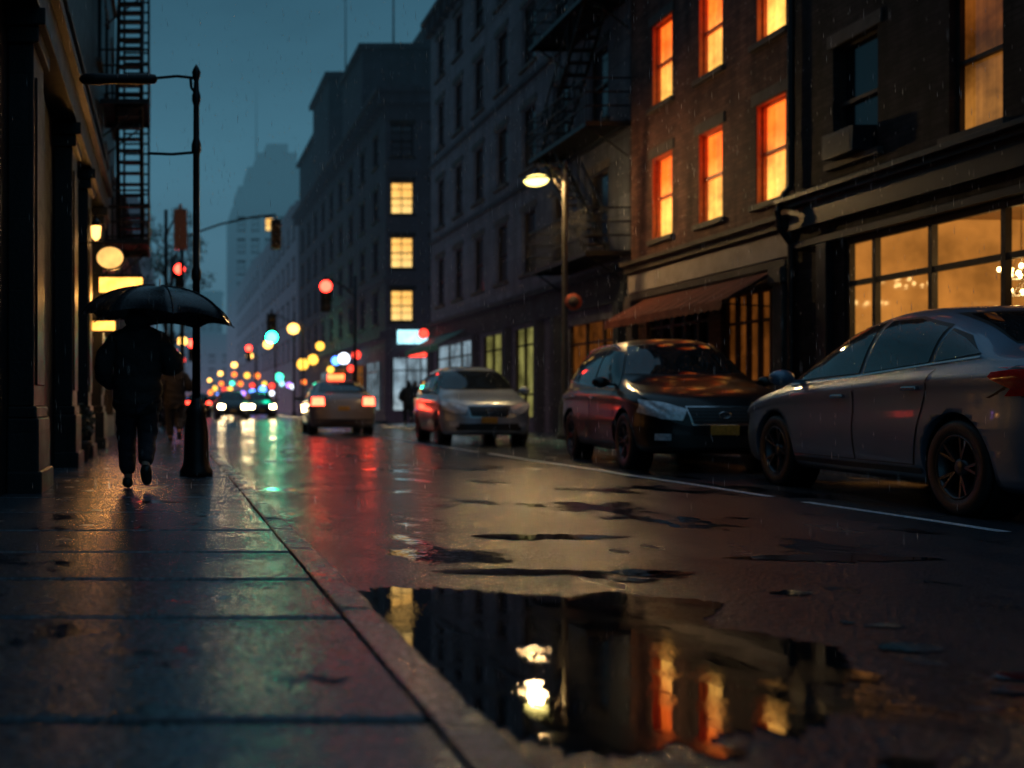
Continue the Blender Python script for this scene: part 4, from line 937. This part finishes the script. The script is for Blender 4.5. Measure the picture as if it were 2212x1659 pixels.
for i in range(11):
    a=i*2.4; z0=3.6+i*.35; l=random.uniform(1.6,2.6); tip=Vector((math.cos(a)*l*.7,math.sin(a)*l,z0+l*.95+1.2)); st=Vector((.05,0,z0)); mid=(st+tip)/2+Vector((0,0,-.2))
    s.cyl(st,mid,.06,.04,6); s.cyl(mid,tip,.04,.012,6)
    for k in range(3):
        t2=mid.lerp(tip,.3+.3*k)+Vector((random.uniform(-.7,.7),random.uniform(-.7,.7),random.uniform(.1,.8))); s.cyl(mid.lerp(tip,.3*k),t2,.02,.008,5); leaves(cr,t2,(.45,.45,.35),45,.09)
    leaves(cr,tip,(.6,.6,.5),90,.09)
s.cyl((.05,0,4.2),(.1,0,9.0),.11,.02,8); leaves(cr,(.1,0,9.0),(.7,.7,.8),120,.09)
mk(s,'trunk',[M['bark']],tr); mk(cr,'crown',[M['leaf']],tr)

# ------------------------------------------------------------------ person
def skin(verts,edges,radii,sub=2,root=0):
    me=bpy.data.meshes.new('sk'); me.from_pydata(verts,edges,[]); o=bpy.data.objects.new('sk',me); link(o)
    md=o.modifiers.new('s','SKIN'); md.use_smooth_shade=True
    sv=me.skin_vertices[0].data
    for i,r in enumerate(radii): sv[i].radius=r if isinstance(r,tuple) else (r,r)
    for i in range(len(verts)): sv[i].use_root=(i==root)
    m2=o.modifiers.new('u','SUBSURF'); m2.levels=sub; m2.render_levels=sub
    dg=bpy.context.evaluated_depsgraph_get(); nm=bpy.data.meshes.new_from_object(o.evaluated_get(dg))
    vs=[v.co.copy() for v in nm.vertices]; fs=[tuple(p.vertices) for p in nm.polygons]
    bpy.data.objects.remove(o); return vs,fs
def chain(spec):
    V=[];E=[];Rr=[];idx={}
    for nm,par,co,r in spec:
        idx[nm]=len(V); V.append(co); Rr.append(r)
        if par: E.append((idx[par],idx[nm]))
    return V,E,Rr
def hand(mb,wrist,palm_dir,up,sg,curl):
    w=Vector(wrist); d=Vector(palm_dir).normalized(); u=Vector(up).normalized(); n=d.cross(u).normalized()*sg
    vs,fs=skin([tuple(w),tuple(w+d*.045),tuple(w+d*.085)],[(0,1),(1,2)],[(.026,.02),(.036,.017),(.034,.014)],2); mb.add(vs,fs,0,True)
    for k,(off,ln) in enumerate(((-.03,.068),(-.010,.078),(.010,.073),(.028,.058))):
        p=w+d*.075+u*off; q=[p]; ang=0
        for s_ in (.45,.32,.26):
            ang+=curl; q.append(q[-1]+(d*math.cos(ang)+n*math.sin(ang))*ln*s_*1.05)
        vs,fs=skin([tuple(x) for x in q],[(0,1),(1,2),(2,3)],[.0095,.009,.0085,.007],1); mb.add(vs,fs,0,True)
    p=w+d*.025-u*.028; q=[p,p-u*.025+d*.02+n*.01,p-u*.028+d*.045+n*.028,p-u*.012+d*.06+n*.042]
    vs,fs=skin([tuple(x) for x in q],[(0,1),(1,2),(2,3)],[.012,.0105,.0095,.008],1); mb.add(vs,fs,0,True)
pr=thing('person','person in dark coat and jeans walking away under umbrella','person',(-.27,8.6,.1),0)
spec=[('pel',None,(0,0,.88),(.13,.10)),('spi','pel',(0,.0,1.02),(.12,.09)),('che','spi',(0,.0,1.2),(.15,.10)),('nek','che',(0,.02,1.36),(.055,.055)),('hd0','nek',(0,.03,1.44),(.065,.075)),('hd1','hd0',(0,.035,1.52),(.078,.095)),('hd2','hd1',(0,.03,1.59),(.06,.075)),
 ('nose','hd1',(0,.14,1.50),(.012,.012)),
 ('hl','pel',(-.09,0,.82),.085),('kl','hl',(-.095,.12,.46),.055),('al','kl',(-.085,.10,.09),.038),('tl','al',(-.095,.22,.035),.035),
 ('hr','pel',(.09,0,.82),.085),('kr','hr',(.075,.04,.46),.055),('ar','kr',(.075,-.24,.20),.038),('tr','ar',(.085,-.19,.05),.035),
 ('sl','che',(-.17,0,1.30),.055),('el','sl',(-.29,-.04,1.04),.042),('wl','el',(-.20,.14,.90),.028),
 ('sr','che',(.17,0,1.30),.055),('er','sr',(.29,-.03,1.04),.042),('wr','er',(.155,.175,1.10),.028)]
V,E,Rr=chain(spec); vs,fs=skin(V,E,Rr,2); b=MB(); b.add(vs,fs,0,True)
hand(b,(.155,.175,1.10),(-.3,.75,.1),(0,0,1),1,.85); hand(b,(-.20,.14,.90),(.5,.7,-.4),(0,.3,1),-1,.3)
for sx in (-1,1): b.sphere((sx*.078,.025,1.50),.022,0,(.4,.8,1.3),8)
for sx in (-1,1): b.sphere((sx*.03,.118,1.53),.011,1,(1,.6,.8),8)
b.sphere((0,.125,1.455),.02,1,(1.2,.4,.3),8)
mk(b,'body',[M['skin'],M['leather']],pr)
hb=MB(); hb.sphere((0,.012,1.545),.1,0,(.86,1.05,1.0),14); mk(hb,'hair',[M['hair']],pr)
spec=[('hem',None,(0,0,.615),(.222,.17)),('hip','hem',(0,0,.78),(.236,.175)),('wai','hip',(0,0,.98),(.228,.16)),('che','wai',(0,0,1.17),(.24,.16)),('sho','che',(0,.0,1.29),(.18,.13)),('col','sho',(0,.02,1.40),(.105,.10)),('co2','col',(0,.02,1.46),(.11,.10)),
 ('sl','sho',(-.18,0,1.28),.104),('ml','sl',(-.27,-.03,1.15),.10),('el','ml',(-.315,-.05,1.02),.094),('fl','el',(-.26,.05,.93),.080),('wl','fl',(-.215,.12,.90),.056),
 ('sr','sho',(.18,0,1.28),.104),('mr','sr',(.27,-.03,1.16),.10),('er','mr',(.335,-.04,1.03),.094),('fr','er',(.25,.08,1.05),.074),('wr','fr',(.18,.155,1.09),.052)]
V,E,Rr=chain(spec); vs,fs=skin(V,E,Rr,3)
def fold(v):
    d=Vector((v.x,v.y,0)).normalized()*(.022*NO.noise(Vector((v.x*9,v.y*9,v.z*13)))+.012*NO.noise(Vector((v.x*22,v.y*22,v.z*30))))
    if v.z<.72: d+=Vector((0,0,-.035*NO.noise(Vector((v.x*14,v.y*14,2)))))
    return v+d
vs=[fold(v) for v in vs]
jb=MB(); jb.add(vs,fs,0,True); mk(jb,'coat',[M['cloth']],pr)
hq=MB(); vs,fs=skin([(0,-.03,1.40),(0,-.085,1.47),(0,-.05,1.54)],[(0,1),(1,2)],[(.13,.07),(.12,.06),(.08,.05)],2); hq.add(vs,fs,0,True); mk(hq,'hood',[M['cloth']],pr)
spec=[('p',None,(0,0,.84),(.17,.13)),('hl','p',(-.09,0,.74),.115),('kl','hl',(-.10,.12,.46),.090),('cl','kl',(-.092,.115,.25),.080),('al','cl',(-.087,.10,.11),.078),
 ('hr','p',(.09,0,.74),.115),('kr','hr',(.080,.045,.46),.090),('cr','kr',(.078,-.11,.32),.080),('ar','cr',(.075,-.225,.225),.075)]
V,E,Rr=chain(spec); vs,fs=skin(V,E,Rr,3); vs=[v+Vector((v.x,v.y,0)).normalized()*.018*NO.noise(Vector((v.x*14,v.y*14,v.z*22))) for v in vs]
jb=MB(); jb.add(vs,fs,0,True); mk(jb,'trousers',[M['denim']],pr)
for pts in (((-.088,.05,.06),(-.092,.13,.052),(-.095,.22,.042)),((.075,-.285,.235),(.08,-.235,.14),(.085,-.185,.055))):
    vs,fs=skin(pts,[(0,1),(1,2)],[.056,.054,.045],2)
    q=MB(); q.add([(v.x,v.y,max(v.z,.004)) for v in vs],fs,0,True)
    mk(q,'shoe',[M['leather']],pr)
# umbrella
um=thing('umbrella','open wet black umbrella held over the walking person','umbrella',(-.135,8.79,1.02),0)
um.rotation_euler=(R(-1),R(3.4),0)
s=MB(); nr=8; sub=8; K=12; Rm=.68; Hh=.30
vs=[];fs=[]
for k in range(K+1):
    t=max(.02,k/K)
    for i in range(nr*sub):
        a=2*math.pi*(i/(nr*sub))+.2; f=(i%sub)/sub; chd=math.cos(math.pi/nr)/math.cos((f-.5)*2*math.pi/nr)
        sag=1-(1-chd)*(.4+.6*t)-.07*t**3*math.sin(math.pi*f)
        rr=Rm*math.sin(t*math.pi/2*.85)/math.sin(math.pi/2*.85)*sag
        z=.86-Hh+Hh*(math.cos(t*math.pi/2*.85)-math.cos(math.pi/2*.85))/(1-math.cos(math.pi/2*.85))+.035*t**4*math.sin(math.pi*f)-.018*math.sin(math.pi*f)*math.sin(math.pi*t)
        vs.append((rr*math.cos(a),rr*math.sin(a),z))
n=nr*sub
for k in range(K):
    for i in range(n): fs.append((k*n+i,k*n+(i+1)%n,(k+1)*n+(i+1)%n,(k+1)*n+i))
fs.append(tuple(range(n)))
s.add(vs,fs,0,True); mk(s,'canopy',[M['brolly']],um)
s=MB()
for i in range(nr):
    a=2*math.pi*i/nr+.2; pts=[]
    for k in range(1,K+1):
        v=Vector(vs[k*n+i*sub]); pts.append((v.x*1.002,v.y*1.002,v.z+.003))
    s.tube(pts,.006,5); s.cyl((0,0,.62),pts[5],.0025,n=5); v=Vector(pts[-1]); s.cyl(v,v+Vector((math.cos(a)*.025,math.sin(a)*.025,-.015)),.005,n=6)
mk(s,'rib',[M['iron']],um)
s=MB(); s.cyl((0,0,.1),(0,0,.93),.006,.005); mk(s,'shaft',[M['chrome']],um)
s=MB(); s.tube([(0,0,.30),(0,0,.08),(.01,.0,.05),(.035,0,.04),(.055,0,.06),(.058,0,.085)],.012,8); mk(s,'handle',[M['leather']],um)
for (x,y,rz,lab) in ((.12,19.5,0,'person in dark clothes walking away on the wet pavement'),(-.2,29,180,'person in dark clothes walking towards the viewer on the pavement'),
                     (8.9,37,0,'person in dark clothes on the far pavement'),(9.3,37.6,180,'person in dark clothes on the far pavement'),(9.2,36.2,10,'person in dark clothes on the far pavement'),(8.7,49,180,'person in dark clothes on the far pavement')):
    c=clone(pr,(x,y,.1),R(rz),lab); c['group']='distant pedestrians'

# falling rain : small drops hanging in the air over the street
s=MB(); rnd=random.Random(5)
for i in range(4200):
    y=3.5+20*rnd.random()**.8; x=rnd.uniform(-1.0,min(9.8,.9*y+.5)); z=rnd.uniform(.15,min(8.5,.85+.42*y)); l=rnd.uniform(.02,.045); r=.0016*(.6+.06*y)
    q=Vector((x,y,z)); dx=.06*l
    s.add([q+Vector((0,0,l)),q+Vector((r,0,0)),q+Vector((-r*.5,r*.87,0)),q+Vector((-r*.5,-r*.87,0)),q+Vector((dx,0,-l*.6))],[(0,1,2),(0,2,3),(0,3,1),(4,2,1),(4,3,2),(4,1,3)],0,True)
ro=mk(s,'rain',[M['rain']]); ro['kind']='stuff'; ro['label']='fine falling rain drops over the wet street'; ro['category']='rain'

# ------------------------------------------------------------------ lights that exist in the picture
plight('shop_light',(11.6,12.0,2.9),(1,.58,.22),55,.25)
plight('sign_light',(-.72,15.9,2.55),(1,.45,.10),44,.12)
plight('lantern_light',(-.92,14.2,3.15),(1,.5,.16),5,.08)
plight('doorway_light',(-1.0,18.5,2.2),(1,.42,.12),20,.2)
# ------------------------------------------------------------------ world
w=bpy.data.worlds.new('World'); SC.world=w; w.use_nodes=True; nt=w.node_tree; nt.nodes.clear()
out=N(nt,'ShaderNodeOutputWorld'); bg=N(nt,'ShaderNodeBackground'); tc=N(nt,'ShaderNodeTexCoord'); sp=N(nt,'ShaderNodeSeparateXYZ'); L(nt,tc.outputs['Generated'],sp.inputs[0])
rp=ramp(nt,[(0,(.055,.105,.150)),(.10,(.068,.160,.222)),(.24,(.055,.155,.220)),(.40,(.032,.100,.150)),(.6,(.075,.160,.24)),(1,(.12,.235,.35))]); L(nt,sp.outputs[2],rp.inputs[0])
mp=N(nt,'ShaderNodeMapping'); mp.inputs['Scale'].default_value=(1,1,3); L(nt,tc.outputs['Generated'],mp.inputs[0])
cl=noise(nt,mp.outputs[0],2.2,5); rc=ramp(nt,[(.3,.82),(.7,1.1)]); L(nt,cl.outputs['Fac'],rc.inputs[0])
mm=N(nt,'ShaderNodeMixRGB',blend_type='MULTIPLY'); mm.inputs[0].default_value=1; L(nt,rp.outputs[0],mm.inputs[1]); L(nt,rc.outputs[0],mm.inputs[2])
L(nt,mm.outputs[0],bg.inputs[0]); bg.inputs[1].default_value=1.0; L(nt,bg.outputs[0],out.inputs[0])
# ------------------------------------------------------------------ camera
cd=bpy.data.cameras.new('Camera'); cam=bpy.data.objects.new('Camera',cd); link(cam)
cam.location=(0,0,.83); cam.rotation_euler=(R(90),0,0)
cd.sensor_width=36; cd.lens=35; cd.shift_x=.335; cd.shift_y=.0206; cd.clip_end=2000; cd.clip_start=.05
cd.dof.use_dof=True; cd.dof.focus_distance=6.4; cd.dof.aperture_fstop=1.15
SC.camera=cam
SC.view_settings.view_transform='Standard'; SC.view_settings.look='None'; SC.view_settings.exposure=0
